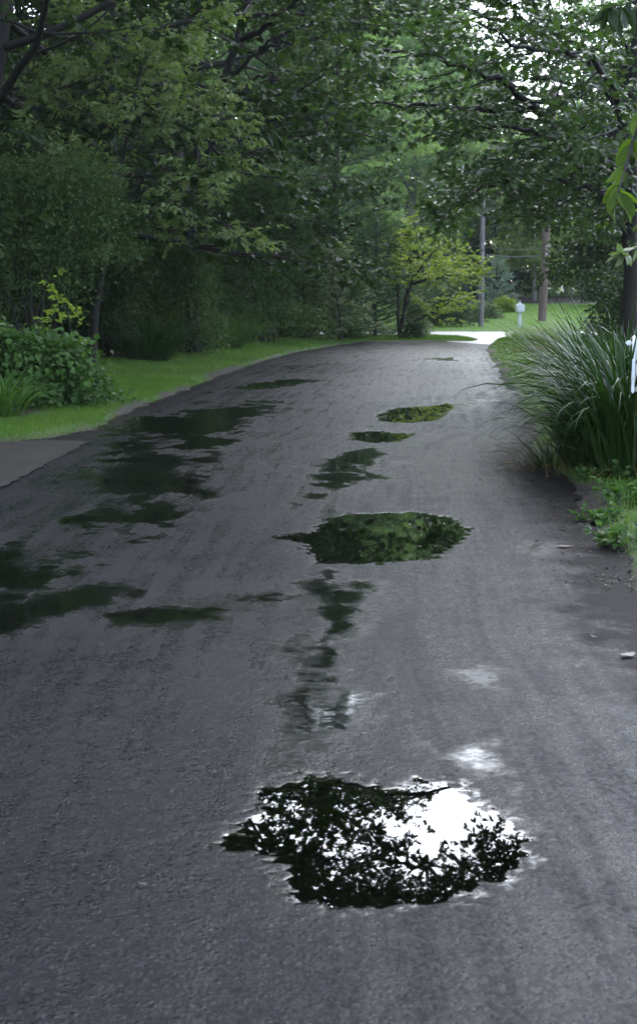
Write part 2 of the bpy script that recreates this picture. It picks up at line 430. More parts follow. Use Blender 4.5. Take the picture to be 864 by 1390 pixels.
def road():
    py = np.concatenate([np.linspace(1500, 1260, 50), np.arange(1258, 463, -1.35)])
    ys = np.array([gp(432, p)[1] for p in py]); ys = ys[ys < ZL - .15]
    ys = np.concatenate([np.linspace(-12, ys[0] - .15, 20), ys, [ZL - .05, ZL + .2]])
    nc = 430
    t = np.linspace(0, 1, nc)
    rows = []
    for y in ys:
        a, b = float(xl(y)), float(xr(y))
        a -= .06 + .14 * (vnoise(np.array([y * 2.3]), np.array([1.]), 9)[0] - .5) + .1 * (vnoise(np.array([y * 9.]), np.array([1.]), 8)[0] - .5)
        b += .04 + .16 * (vnoise(np.array([y * 2.1]), np.array([5.]), 9)[0] - .5) + .1 * (vnoise(np.array([y * 8.]), np.array([3.]), 8)[0] - .5)
        rows.append(a + (b - a) * t)
    X = np.array(rows); Y = np.repeat(ys[:, None], nc, 1)
    Z, wet, dirt = road_fields(X, Y)
    ctr = (xl(Y) + xr(Y)) / 2
    me = grid_mesh('road', X, Y, Z, {'wet': wet, 'dirt': dirt, 'across': X - ctr})
    o = link('road', me, M['asphalt']); o['kind'] = 'structure'

def asphalt_mat():
    m, nt, N, K = new_mat('wet asphalt')
    out = N.new('ShaderNodeOutputMaterial'); b = N.new('ShaderNodeBsdfPrincipled')
    tc = N.new('ShaderNodeTexCoord')
    def attr(n):
        a = N.new('ShaderNodeAttribute'); a.attribute_name = n; return a.outputs['Fac']
    wet, dirt = attr('wet'), attr('dirt')
    def noise(sc, det=4, ro=.6, vec=None):
        n = N.new('ShaderNodeTexNoise'); n.inputs['Scale'].default_value = sc; n.inputs['Detail'].default_value = det; n.inputs['Roughness'].default_value = ro
        K.new(vec or tc.outputs['Object'], n.inputs['Vector']); return n.outputs['Fac']
    def math_(op, a, c, clamp=False):
        n = N.new('ShaderNodeMath'); n.operation = op; n.use_clamp = clamp
        for i, v in enumerate((a, c)):
            if isinstance(v, (int, float)): n.inputs[i].default_value = v
            else: K.new(v, n.inputs[i])
        return n.outputs[0]
    def mapr(v, a, c, d, e):
        n = N.new('ShaderNodeMapRange'); n.interpolation_type = 'SMOOTHSTEP'
        K.new(v, n.inputs[0])
        for i, q in enumerate((a, c, d, e)): n.inputs[i + 1].default_value = q
        return n.outputs[0]
    def voro(sc):
        v = N.new('ShaderNodeTexVoronoi'); v.inputs['Scale'].default_value = sc; K.new(tc.outputs['Object'], v.inputs['Vector'])
        c = N.new('ShaderNodeSeparateColor'); K.new(v.outputs['Color'], c.inputs[0])
        return v.outputs['Distance'], c.outputs[0], c.outputs[1]
    d1, c1, c1b = voro(78); d2, c2, c2b = voro(165)
    fine = noise(300, 3); mid = noise(30, 5, .65); big = noise(1.3, 6, .65); coarse = noise(6, 5, .65)
    sep = N.new('ShaderNodeSeparateXYZ'); K.new(tc.outputs['Object'], sep.inputs[0])
    cmb = N.new('ShaderNodeCombineXYZ')
    K.new(math_('MULTIPLY', attr('across'), 10.0), cmb.inputs[0]); K.new(math_('MULTIPLY', sep.outputs[1], .45), cmb.inputs[1])
    track = noise(1.0, 5, .65, cmb.outputs[0])
    # wetness broken up at the scale of the stones
    wj = math_('ADD', wet, math_('ADD', math_('MULTIPLY', math_('SUBTRACT', mid, .5), .8), math_('MULTIPLY', math_('SUBTRACT', fine, .5), .35)))
    w = mapr(wj, .22, .85, 0, 1)
    # colour
    grain = math_('ADD', math_('MULTIPLY', c2, .55), math_('ADD', math_('MULTIPLY', c1, .25), math_('MULTIPLY', fine, .3)))
    base = ramp(N, [(0.25, (.0008, .0008, .0011)), (.6, (.0026, .0028, .0037)), (.85, (.012, .0127, .015)), (.97, (.045, .045, .049))]); K.new(grain, base.inputs[0])
    tone = ramp(N, [(.3, (.6, .6, .63)), (.7, (1.35, 1.34, 1.32))]); K.new(math_('ADD', math_('MULTIPLY', big, .6), math_('MULTIPLY', coarse, .4)), tone.inputs[0])
    m1 = N.new('ShaderNodeMix'); m1.data_type = 'RGBA'; m1.blend_type = 'MULTIPLY'; m1.inputs[0].default_value = 1
    K.new(base.outputs[0], m1.inputs[6]); K.new(tone.outputs[0], m1.inputs[7])
    m2 = N.new('ShaderNodeMix'); m2.data_type = 'RGBA'
    K.new(w, m2.inputs[0]); K.new(m1.outputs[2], m2.inputs[6]); m2.inputs[7].default_value = (.002, .0026, .0016, 1)
    soil = ramp(N, [(.3, (.004, .0036, .0032)), (.55, (.011, .0098, .009)), (.72, (.035, .03, .027))]); K.new(mid, soil.inputs[0])
    m3 = N.new('ShaderNodeMix'); m3.data_type = 'RGBA'
    dj = mapr(math_('ADD', dirt, math_('MULTIPLY', math_('SUBTRACT', mid, .5), 1.3)), -.1, 1.15, 0, 1)
    K.new(dj, m3.inputs[0]); K.new(m2.outputs[2], m3.inputs[6]); K.new(soil.outputs[0], m3.inputs[7])
    K.new(m3.outputs[2], b.inputs['Base Color'])
    # gloss: a water film over the stones, thinner on the wheel tracks
    r0 = mapr(math_('ADD', math_('MULTIPLY', big, .3), math_('ADD', math_('MULTIPLY', coarse, .2), math_('MULTIPLY', track, .5))), .42, .58, .25, .50)
    r1 = N.new('ShaderNodeMix'); r1.data_type = 'FLOAT'; K.new(w, r1.inputs[0]); K.new(math_('ADD', r0, math_('MULTIPLY', math_('SUBTRACT', c1b, .5), .26)), r1.inputs[2]); r1.inputs[3].default_value = .03
    r2 = N.new('ShaderNodeMix'); r2.data_type = 'FLOAT'; K.new(dj, r2.inputs[0]); K.new(r1.outputs[0], r2.inputs[2]); r2.inputs[3].default_value = .5
    sp = N.new('ShaderNodeMix'); sp.data_type = 'FLOAT'; K.new(dj, sp.inputs[0]); sp.inputs[2].default_value = .5; sp.inputs[3].default_value = .1; K.new(sp.outputs[0], b.inputs['Specular IOR Level'])
    K.new(r2.outputs[0], b.inputs['Roughness'])
    io = N.new('ShaderNodeMix'); io.data_type = 'FLOAT'; K.new(w, io.inputs[0]); io.inputs[2].default_value = 1.145; io.inputs[3].default_value = 1.3; K.new(io.outputs[0], b.inputs['IOR'])
    h = math_('ADD', math_('MULTIPLY', math_('MULTIPLY', math_('SUBTRACT', .7, d1), c1), .9), math_('ADD', math_('MULTIPLY', math_('MULTIPLY', math_('SUBTRACT', .7, d2), c2), .5), math_('ADD', math_('MULTIPLY', fine, .2), math_('MULTIPLY', coarse, .35))))
    bp = N.new('ShaderNodeBump'); bp.inputs['Distance'].default_value = .003
    st = N.new('ShaderNodeMix'); st.data_type = 'FLOAT'; K.new(w, st.inputs[0]); st.inputs[2].default_value = 1.0; st.inputs[3].default_value = .012
    K.new(st.outputs[0], bp.inputs['Strength']); K.new(h, bp.inputs['Height']); K.new(bp.outputs[0], b.inputs['Normal'])
    K.new(b.outputs[0], out.inputs['Surface'])
    return m
M['asphalt'] = asphalt_mat()

def water_mat():
    m, nt, N, K = new_mat('clear standing water')
    out = N.new('ShaderNodeOutputMaterial')
    fr = N.new('ShaderNodeFresnel'); fr.inputs['IOR'].default_value = 1.333
    tr = N.new('ShaderNodeBsdfTransparent'); tr.inputs['Color'].default_value = (.86, .88, .80, 1)
    gl = N.new('ShaderNodeBsdfGlossy'); gl.inputs['Roughness'].default_value = .0
    gl.inputs['Color'].default_value = (1, 1, 1, 1)
    tc = N.new('ShaderNodeTexCoord')
    n = N.new('ShaderNodeTexNoise'); n.inputs['Scale'].default_value = 7; n.inputs['Detail'].default_value = 2; K.new(tc.outputs['Object'], n.inputs['Vector'])
    bp = N.new('ShaderNodeBump'); bp.inputs['Strength'].default_value = .004; bp.inputs['Distance'].default_value = .01; K.new(n.outputs['Fac'], bp.inputs['Height'])
    K.new(bp.outputs[0], gl.inputs['Normal'])
    mx = N.new('ShaderNodeMixShader'); K.new(fr.outputs[0], mx.inputs[0]); K.new(tr.outputs[0], mx.inputs[1]); K.new(gl.outputs[0], mx.inputs[2])
    K.new(mx.outputs[0], out.inputs['Surface'])
    return m
M['water'] = water_mat()

def puddles():
    import bmesh
    for k, pts in PUDW.items():
        sc = {'A': .30, 'B': .32, 'C': .35, 'D': .3, 'E': .5}[k]
        (x0, y0), (x1, y1) = pts.min(0) - sc, pts.max(0) + sc
        q = [(x0, y0), (x1, y0), (x1, y1), (x0, y1)]
        me = bpy.data.meshes.new('puddle')
        me.from_pydata([(x, y, -.0034) for x, y in q], [], [list(range(len(q)))])
        if me.polygons[0].normal.z < 0: me.flip_normals()
        me.update()
        o = link('puddle', me, M['water']); o['kind'] = 'structure'

def side_roads():
    V = [(x, y, .002) for x, y in JUNC]
    me = bpy.data.meshes.new('cross_street'); me.from_pydata(V, [], [list(range(len(V)))]); me.update()
    if me.polygons[0].normal.z < 0: me.flip_normals()
    m, nt, N, K = new_mat('pale worn street')
    out = N.new('ShaderNodeOutputMaterial'); b = N.new('ShaderNodeBsdfPrincipled'); tc = N.new('ShaderNodeTexCoord')
    n = N.new('ShaderNodeTexNoise'); n.inputs['Scale'].default_value = 1.1; n.inputs['Detail'].default_value = 8; K.new(tc.outputs['Object'], n.inputs['Vector'])
    rp = ramp(N, [(.3, (.16, .16, .165)), (.7, (.26, .255, .26))]); K.new(n.outputs['Fac'], rp.inputs[0]); K.new(rp.outputs[0], b.inputs['Base Color'])
    b.inputs['Roughness'].default_value = .4
    bp = N.new('ShaderNodeBump'); bp.inputs['Distance'].default_value = .01; bp.inputs['Strength'].default_value = .5; K.new(n.outputs['Fac'], bp.inputs['Height'])
    K.new(b.outputs[0], out.inputs['Surface'])
    o = link('cross_street', me, m); o['kind'] = 'structure'
    # driveway apron at the left edge
    e0, e1 = np.array(gp(-420, 872)), np.array(gp(124, 600)); rj = np.random.default_rng(3)
    A = [gp(60, 598), gp(-20, 602), gp(-420, 638)] + [tuple(e0 + (e1 - e0) * q + rj.normal(0, .018, 2)) for q in np.linspace(0, 1, 60)]
    me = bpy.data.meshes.new('driveway'); me.from_pydata([(x, y, .007) for x, y in A], [], [list(range(len(A)))]); me.update()
    if me.polygons[0].normal.z < 0: me.flip_normals()
    m, nt, N, K = new_mat('worn brown grey concrete')
    out = N.new('ShaderNodeOutputMaterial'); b = N.new('ShaderNodeBsdfPrincipled'); tc = N.new('ShaderNodeTexCoord')
    n = N.new('ShaderNodeTexNoise'); n.inputs['Scale'].default_value = 3.2; n.inputs['Detail'].default_value = 9; n.inputs['Roughness'].default_value = .7; K.new(tc.outputs['Object'], n.inputs['Vector'])
    rp = ramp(N, [(.3, (.012, .0105, .0085)), (.7, (.032, .028, .023))]); K.new(n.outputs['Fac'], rp.inputs[0]); K.new(rp.outputs[0], b.inputs['Base Color'])
    b.inputs['Roughness'].default_value = .75; b.inputs['Specular IOR Level'].default_value = .06
    bp = N.new('ShaderNodeBump'); bp.inputs['Distance'].default_value = .004; bp.inputs['Strength'].default_value = .8
    n2 = N.new('ShaderNodeTexNoise'); n2.inputs['Scale'].default_value = 70; n2.inputs['Detail'].default_value = 4; K.new(tc.outputs['Object'], n2.inputs['Vector'])
    K.new(n2.outputs['Fac'], bp.inputs['Height']); K.new(bp.outputs[0], b.inputs['Normal'])
    K.new(b.outputs[0], out.inputs['Surface'])
    o = link('driveway', me, m); o['kind'] = 'structure'

# ------------------------------------------------------------------ growing things
def grow(rng, p, d, L, n, up=0.0, wob=.12):
    pts = [np.array(p, float)]; d = np.array(d, float); d /= np.linalg.norm(d)
    for i in range(n):
        d = d + rng.normal(0, wob, 3) + np.array([0, 0, up])
        d /= np.linalg.norm(d)
        pts.append(pts[-1] + d * (L / n))
    return np.array(pts)

def at_t(pts, t):
    f = t * (len(pts) - 1); i = int(min(f, len(pts) - 2)); u = f - i
    return pts[i] * (1 - u) + pts[i + 1] * u, nrm(pts[i + 1] - pts[i])

UP = np.array([0, 0, 1.0])
def twig_leaves(lv, rng, pts, n, L, W, droop, flat, tint0, spread=.9):
    t = rng.uniform(.1, 1.0, n); t[: max(1, n // 4)] = rng.uniform(.85, 1, max(1, n // 4))
    f = t * (len(pts) - 1); i = np.minimum(f.astype(int), len(pts) - 2); u = (f - i)[:, None]
    P = pts[i] * (1 - u) + pts[i + 1] * u
    td = nrm(pts[i + 1] - pts[i])
    side = nrm(np.cross(td, UP)) * rng.choice([-1, 1], n)[:, None]
    D = td * rng.uniform(.2, .9, n)[:, None] + side * spread * rng.uniform(.3, 1.1, n)[:, None] + rng.normal(0, .28, (n, 3)) - UP * droop
    N = UP * flat + rng.normal(0, .45, (n, 3))
    k = rng.uniform(.7, 1.2, n)
    lv.add(P, D, N, L * k, W * k, np.clip(tint0 + rng.normal(0, .16, n), 0, 1))

def limb_spray(wd, lv, rng, pts, r0, L, sec_n, sec_len, twig_n, twig_len, leaf_n, leaf, flat=1.0, droop=.15, up=.02, t0=.25, sides=5, tintb=.45, plane=.35):
    """secondaries and twigs along one limb, leaves along the twigs"""
    for k in range(sec_n):
        t = t0 + (1 - t0) * (k + rng.uniform(0, 1)) / sec_n
        p, d = at_t(pts, min(t, .995))
        s = nrm(np.cross(d, UP)) * (1 if k % 2 else -1)
        dd = d * rng.uniform(.4, .9) + s * rng.uniform(.4, 1.0) + rng.normal(0, plane, 3) * np.array([1, 1, .8])
        sl = sec_len * (1.15 - .6 * t) * rng.uniform(.7, 1.25)
        sp = grow(rng, p, dd, sl, 5, up, .13)
        rr = r0 * (1 - t * .75) * .45
        if wd is not None: wd.tube(sp, np.linspace(rr, rr * .3, 6), 4)
        tb = tintb + rng.normal(0, .12)
        for j in range(twig_n):
            tt = .2 + .8 * (j + rng.uniform(0, 1)) / twig_n
            q, e = at_t(sp, min(tt, .995))
            s2 = nrm(np.cross(e, UP)) * (1 if j % 2 else -1)
            ed = e * rng.uniform(.3, .9) + s2 * rng.uniform(.3, 1) + rng.normal(0, .25, 3)
            tp = grow(rng, q, ed, twig_len * rng.uniform(.6, 1.25), 3, -.03, .15)
            if wd is not None: wd.tube(tp, np.linspace(rr * .3 + .002, .002, 4), 3)
            twig_leaves(lv, rng, tp, leaf_n, leaf[0], leaf[1], droop, flat, tb)

def broadleaf(seed, Ht, r0, cb, n_limbs, spread, sec_n, twig_n, leaf_n, leaf, lean=(0, 0), el=(5, 55), profile=None, flat=1.0, droop=.15,
              sec_len=None, twig_len=None, shape=LEAF, lv=None, wd=None, taper=.75, plane=.35, wob=.06, base=(0, 0, 0)):
    rng = np.random.default_rng(seed)
    wd = wd or Wood(); lv = lv or Leaves()
    tr = grow(rng, base, (lean[0], lean[1], 1), Ht, 12, .02, wob)
    tr[0] = np.array(base, float)
    rad = r0 * (1 - taper * np.linspace(0, 1, 13)); rad[0] *= 1.35; rad[1] *= 1.05
    wd.tube(np.vstack([tr[0] - UP * .4, tr]), np.concatenate([[rad[0] * 1.15], rad]), 10)
    profile = profile or (lambda t: .45 + .75 * math.sin(PI * min(1, t * .95 + .12)) ** .8)
    sl = sec_len or spread * .42; tl = twig_len or spread * .17
    for k in range(n_limbs):
        t = (k + rng.uniform(0, 1)) / n_limbs
        h = cb + (1 - cb) * t
        p, d = at_t(tr, min(h, .99))
        az = k * 2.399 + rng.uniform(-.5, .5)
        e = R(el[0] + (el[1] - el[0]) * t + rng.uniform(-8, 8))
        dd = np.array([math.cos(az) * math.cos(e), math.sin(az) * math.cos(e), math.sin(e)])
        L = spread * profile(t) * rng.uniform(.8, 1.15)
        lp = grow(rng, p, dd, L, 8, .015, .1)
        rr = r0 * (1 - taper * h) * .5
        wd.tube(lp, np.linspace(rr, rr * .22, 9), 6)
        limb_spray(wd, lv, rng, lp, rr, L, sec_n, sl, twig_n, tl, leaf_n, leaf, flat, droop, plane=plane)
    # leader top
    limb_spray(wd, lv, rng, tr[9:], r0 * .2, 1, sec_n, sl * .8, twig_n, tl, leaf_n, leaf, flat, droop)
    return wd, lv

def lobes_leaves(lv, rng, lobes, n_spray, per, spray_r, leaf, flat=.7, droop=.1, inner=.72, hollow=None, tint_spread=.16, out=.6):
    vol = np.array([l[1] * l[2] + l[1] * l[1] for l in lobes]); pr = vol / vol.sum()
    idx = rng.choice(len(lobes), n_spray, p=pr)
    c = np.array([l[0] for l in lobes])[idx]; rh = np.array([l[1] for l in lobes])[idx]; rv = np.array([l[2] for l in lobes])[idx]
    d = nrm(rng.normal(0, 1, (n_spray, 3))); d[:, 2] = np.where(d[:, 2] < -.55, -d[:, 2], d[:, 2])
    ro = rng.uniform(inner, 1.06, n_spray) * (1 + .22 * np.sin(d[:, 0] * 5 + idx) * np.sin(d[:, 1] * 6 + idx * 2) + .12 * np.sin(d[:, 2] * 9 + idx * 3))
    P = c + d * ro[:, None] * np.stack([rh, rh, rv], 1)
    tb = np.clip(.42 + rng.normal(0, tint_spread, n_spray), 0, 1)
    n = n_spray * per
    P2 = np.repeat(P, per, 0) + rng.normal(0, spray_r * .5, (n, 3)) * np.array([1, 1, .55])
    od = np.repeat(d, per, 0)
    D = od * out + rng.normal(0, .65, (n, 3)) - UP * droop
    N = UP * flat + od * .35 + rng.normal(0, .45, (n, 3))
    k = rng.uniform(.65, 1.25, n)
    lv.add(P2, D, N, leaf[0] * k, leaf[1] * k, np.clip(np.repeat(tb, per) + rng.normal(0, .13, n), 0, 1))
    return P

def shrub_mesh(seed, rx, ry, h, n_spray, per, leaf, n_lobes=7, stems=9, spray_r=.22, flat=.7, shape=LEAF, low=.12, droop=.1, tint_spread=.16, out=.6, skirt=6):
    rng = np.random.default_rng(seed)
    lobes = []
    for k in range(n_lobes):
        a = rng.uniform(0, 2 * PI); q = math.sqrt(rng.uniform(0, 1)) * .62
        zz = rng.uniform(low + .2, .75)
        s = rng.uniform(.32, .5)
        lobes.append((np.array([math.cos(a) * q * rx, math.sin(a) * q * ry, zz * h]), s * (rx + ry) / 2 * (1.15 - .4 * zz), s * h * .62))
    lobes.append((np.array([0, 0, h * .45]), (rx + ry) / 2 * .62, h * .45))
    for k in range(skirt):
        a = k * 1.05 + rng.uniform(-.3, .3)
        lobes.append((np.array([math.cos(a) * rx * .6, math.sin(a) * ry * .6, h * .13]), (rx + ry) / 2 * .36, min(h * .2, .55)))
    lv = Leaves(); P = lobes_leaves(lv, rng, lobes, n_spray, per, spray_r, leaf, flat, droop, .5, tint_spread=tint_spread, out=out)
    lv2 = Leaves()
    for i in range(len(lv.P)):
        pass
    wd = Wood()
    for k in range(stems):
        tgt = P[rng.integers(len(P))]
        b = np.array([rng.normal(0, .12) * rx, rng.normal(0, .12) * ry, -.1])
        mid = b * .5 + tgt * .5 + np.array([0, 0, .15 * h]) + rng.normal(0, .06 * h, 3)
        tt = np.linspace(0, 1, 7)[:, None]
        pts = (1 - tt) ** 2 * b + 2 * tt * (1 - tt) * mid + tt ** 2 * tgt
        wd.tube(pts, np.linspace(.018, .005, 7) * (.6 + .25 * h), 5)
    # lift anything that fell under the ground
    for arr in lv.P:
        arr[:, 2] = np.where(arr[:, 2] < .02, .02 + np.abs(arr[:, 2]) * .3, arr[:, 2])
    return wd.mesh('stems'), lv.mesh('foliage', shape)

def place_plant(name, label, cat, wood, leaf, mw, ml, loc, rz=0, group=None, sc=1.0, wn='trunk', ln='crown'):
    t = thing(name, label, cat, loc, rz, group, sc)
    link(wn, wood, mw, t); link(ln, leaf, ml, t)
    return t

def gz(x, y): return float(H(np.array([x]), np.array([y]))[0])
def spot(px, Y, dz=-.03):
    x = XP(px, Y); return (x, Y, gz(x, Y) + dz)

def shrub(name, label, seed, px, Y, rx, ry, h, n, per, leaf, mat, group=None, **kw):
    w, l = shrub_mesh(seed, rx, ry, h, n, per, leaf, **kw)
    return place_plant(name, label, 'shrub', w, l, M['bark'], M[mat], spot(px, Y), 0, group, 1.0, 'stems', 'foliage')

def tussock(seed, n, rb, L, w, lean=(8, 55), arch=(60, 150), segs=7, bias=None, pale=.12, up0=None):
    rng = np.random.default_rng(seed)
    V = []; Q = []; T = []
    nb = n
    r = rb * np.sqrt(rng.uniform(0, 1, nb)); az = rng.uniform(0, 2 * PI, nb)
    if bias is not None:
        az = np.where(rng.uniform(0, 1, nb) < bias[1], rng.normal(bias[0], .9, nb), az)
    B = np.stack([r * np.cos(az), r * np.sin(az), np.full(nb, -.02)], 1)
    az2 = az + rng.normal(0, .5, nb)
    el0 = R(90) - R(1) * (lean[0] + (lean[1] - lean[0]) * (rng.uniform(0, 1, nb) * .55 + .45 * r / rb))
    bend = R(1) * rng.uniform(arch[0], arch[1], nb)
    ln = rng.uniform(L[0], L[1], nb); ww = rng.uniform(w[0], w[1], nb)
    side = np.stack([-np.sin(az2), np.cos(az2), np.zeros(nb)], 1)
    hd = np.stack([np.cos(az2), np.sin(az2), np.zeros(nb)], 1)
    tw = rng.normal(0, .5, nb)
    pts = B.copy(); rows = []
    for s in range(segs + 1):
        t = s / segs
        e = el0 - bend * t ** 1.8
        wd_ = ww * (1 - .15 * (1 - t)) * (1 - t ** 2.2) + .0004
        sv = side * np.cos(tw * t)[:, None] + UP * np.sin(tw * t)[:, None]
        rows.append((pts - sv * wd_[:, None] * .5, pts + sv * wd_[:, None] * .5))
        dirv = hd * np.cos(e)[:, None] + UP * np.sin(e)[:, None]
        pts = pts + dirv * (ln / segs)[:, None]
    A = np.stack([np.stack([a, b], 1) for a, b in rows], 1)     # nb, segs+1, 2, 3
    k = (segs + 1) * 2
    A = A.reshape(nb, k, 3)
    A[..., 2] = np.where(A[..., 2] < .01, .01, A[..., 2])
    fl = np.array([[2 * s, 2 * s + 1, 2 * s + 3, 2 * s + 2] for s in range(segs)]).ravel()
    loops = (np.arange(nb)[:, None] * k + fl[None]).ravel()
    tint = np.clip(rng.normal(.35, .16, nb), 0, 1)
    tint = np.where(rng.uniform(0, 1, nb) < pale, rng.uniform(.75, 1, nb), tint)
    return mesh_np('blades', A.reshape(-1, 3), loops, np.arange(nb * segs) * 4, True, {'tint': np.repeat(tint, k)})

def grass_clump(label, me, mat, px, Y, rz=0, sc=1.0, group=None, name='grass_clump', cat='ornamental grass'):
    o = link(name, me, M[mat]); o.location = spot(px, Y); o.rotation_euler = (0, 0, rz); o.scale = (sc,) * 3
    return tag(o, label, cat, group)

# ------------------------------------------------------------------ lawn blades
def lawn():
    rng = np.random.default_rng(4)
    def blades(n, xs, ys, h, w, maxd=None):
        X = rng.uniform(*xs, n); Y = rng.uniform(*ys, n)
        m = lawn_mask(X, Y) * (.55 + .9 * fbm(X * 1.7, Y * 1.7, 3, 61))
        k = rng.uniform(0, 1, n) < m
        X, Y = X[k], Y[k]; n = len(X)
        Z = H(X, Y)
        az = rng.uniform(0, 2 * PI, n); lean = rng.uniform(.1, .8, n)
        D = np.stack([np.cos(az) * lean, np.sin(az) * lean, np.ones(n)], 1)
        N = np.stack([np.cos(az), np.sin(az), -lean], 1)
        hh = h * rng.uniform(.5, 1.3, n)
        return np.stack([X, Y, Z - .005], 1), D, N, hh, np.full(n, w), np.clip(.42 + rng.normal(0, .2, n) + 1.0 * (fbm(X * 1.1, Y * 1.1, 4, 88) - .5), 0, 1)
    S = []
    lv = Leaves()
    lv.add(*blades(120000, (-5.2, -1.2), (12, 24), .05, .009))
    lv.add(*blades(110000, (-7, 2), (24, 46), .055, .014))
    lv.add(*blades(60000, (1.2, 7), (8, 24), .06, .010))
    lv.add(*blades(70000, (3, 13), (20, 50), .065, .016))
    lv.add(*blades(30000, (-3, 7), (45, 51), .06, .016))
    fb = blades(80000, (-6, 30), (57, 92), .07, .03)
    lf = Leaves(); lf.add(*fb[:5], np.clip(fb[5] + .2, 0, 1))  # tint raised too, part of the far lawn's painted brightness
    o = link('lawn_grass', lv.mesh('lawn_grass', (np.array([[0, .5, 0], [1, 0, .0], [0, -.5, 0]]), [[0, 2, 1]])), M['blade'])
    o['kind'] = 'stuff'; o['label'] = 'short bright green mown grass along the road edges'
    o = link('far_lawn_grass', lf.mesh('far_lawn_grass', (np.array([[0, .5, 0], [1, 0, .0], [0, -.5, 0]]), [[0, 2, 1]])), M['far_blade_lit'])
    o['kind'] = 'stuff'; o['label'] = 'grass of the far lawn, coloured lighter green as if under open sky'

terrain(); road(); puddles(); side_roads(); lawn()

# ------------------------------------------------------------------ left side, front to back
# low broad leaved vine shrub at the lawn's edge
shrub('vine_shrub', 'low broad leaved vine covered shrub nearest on the left lawn edge', 11, 22, 18, 1.25, .9, 1.12, 900, 8, (.085, .068), 'vine', n_lobes=9, spray_r=.2, shape=BROAD, flat=1.0, droop=.25)
shrub('vine_shrub', 'low trailing vine sprawling over the grass at the right foot of the vine covered shrub', 20, 118, 18.9, .62, .6, .55, 260, 7, (.08, .062), 'vine', n_lobes=6, stems=6, spray_r=.2, shape=BROAD, flat=1.0, droop=.3)
m = tussock(21, 170, .22, (.6, .95), (.014, .026), (5, 50), (50, 130), 7)
o = grass_clump('clump of green strap leaves before the vine covered shrub at the left frame edge', m, 'strap', 2, 16.3, name='strap_leaf_clump', cat='plant')
# small lime sapling
def sapling(seed, h, n, leaf, lean=.1):
    rng = np.random.default_rng(seed); wd = Wood(); lv = Leaves()
    st = grow(rng, (0, 0, -.05), (lean, 0, 1), h, 8, .01, .07); wd.tube(st, np.linspace(.012, .003, 9), 5)
    limb_spray(wd, lv, rng, st, .01, h, n, h * .4, 3, h * .14, 9, leaf, 1.0, .3, t0=.35)
    return wd.mesh('stem'), lv.mesh('foliage', BROAD)
w, l = sapling(5, 1.55, 7, (.08, .055), -.05)
place_plant('sapling', 'young sapling with lime yellow leaves behind the low vine shrub', 'sapling', w, l, M['bark'], M['lime'], spot(95, 19.2), 0, wn='stem', ln='foliage')
# big shrubs
shrub('tall_shrub', 'tall rounded shrub with fine leaves and a shaded hollow under the layered pale tree', 12, 48, 24.5, 2.0, 1.6, 3.9, 2600, 10, (.075, .042), 'shrub_mid', n_lobes=13, spray_r=.24, skirt=0, low=.34)
shrub('tall_shrub', 'yellowish green fine leaved shrub shaded right of the tall rounded shrub', 13, 205, 33.5, 1.3, 1.1, 3.6, 1900, 10, (.075, .045), 'shrub_yellow', n_lobes=8, spray_r=.22)
shrub('tall_shrub', 'dark leafy shrub standing behind the nearer clump of arching grass', 14, 140, 30.2, 1.5, 1.1, 2.3, 1700, 9, (.09, .05), 'shrub_dark', n_lobes=9, spray_r=.26)
shrub('tall_shrub', 'broad green shrub rising behind the second clump of arching grass', 15, 262, 40, 1.9, 1.5, 4.3, 2400, 9, (.10, .055), 'shrub_mid', n_lobes=11, spray_r=.3)
shrub('tall_shrub', 'tall grey green shrub with drooping sprays, left of the layered silvery shrub', 16, 352, 41, 2.0, 1.6, 5.2, 3000, 9, (.105, .05), 'shrub_mid', n_lobes=13, spray_r=.32, droop=.4)
shrub('tall_shrub', 'leafy green shrub hiding the foot of the leaning bare limbed tree', 19, 252, 33, 1.2, 1.0, 3.0, 1500, 9, (.085, .05), 'shrub_mid', n_lobes=9, spray_r=.25)
shrub('tall_shrub', 'dark green shrub low beneath the drooping grey green shrub', 17, 318, 45.5, 1.2, 1.0, 1.9, 800, 9, (.09, .05), 'shrub_dark', n_lobes=7, spray_r=.25)
shrub('tall_shrub', 'dense green shrub between the drooping shrub and the layered silvery shrub', 18, 408, 45.5, 1.3, 1.2, 3.6, 1600, 9, (.10, .055), 'shrub_mid', n_lobes=9, spray_r=.3)
# layered silvery shrub
wd, lv = broadleaf(31, 2.6, .05, .08, 22, 1.35, 6, 4, 10, (.13, .075), el=(0, 40), flat=1.4, droop=.1, plane=.12, profile=lambda t: 1.05 - .45 * t)
place_plant('layered_shrub', 'silvery leaved shrub with level layered branches beside the white pine', 'shrub', wd.mesh('stems'), lv.mesh('foliage'), M['bark'], M['shrub_pale'], spot(462, 44.5), wn='stems', ln='foliage')
for (px, Y, r, h, lb, sd) in ((400, 47, .55, .55, 'small rounded light green shrub on the lawn edge, left of the layered silvery shrub', 41),
                              (372, 46, .5, .5, 'small low green shrub just right of the second arching grass clump', 42),
                              (478, 46.5, .7, .6, 'low spreading green shrub at the foot of the white pine', 43)):
    shrub('low_shrub', lb, sd, px, Y, r, r, h, 330, 9, (.07, .045), 'shrub_mid', n_lobes=6, stems=5, spray_r=.14)
# ornamental grasses on the left
GR = 'clumps of arching grass along the left lawn'
g1 = tussock(22, 520, .42, (.9, 1.5), (.012, .022), (4, 45), (50, 140), 6, pale=.05)
grass_clump('dark green clump of arching grass, the nearer one beside the left lawn', g1, 'misc', 203, 29.5, .4, 1.1, GR)
grass_clump('lighter arching grass clump farther along the left lawn, leaning to the road', tussock(23, 620, .5, (1.0, 1.7), (.014, .024), (4, 55), (60, 150), 6, pale=.16), 'strap', 303, 36.5, 1.4, 1.0, GR)
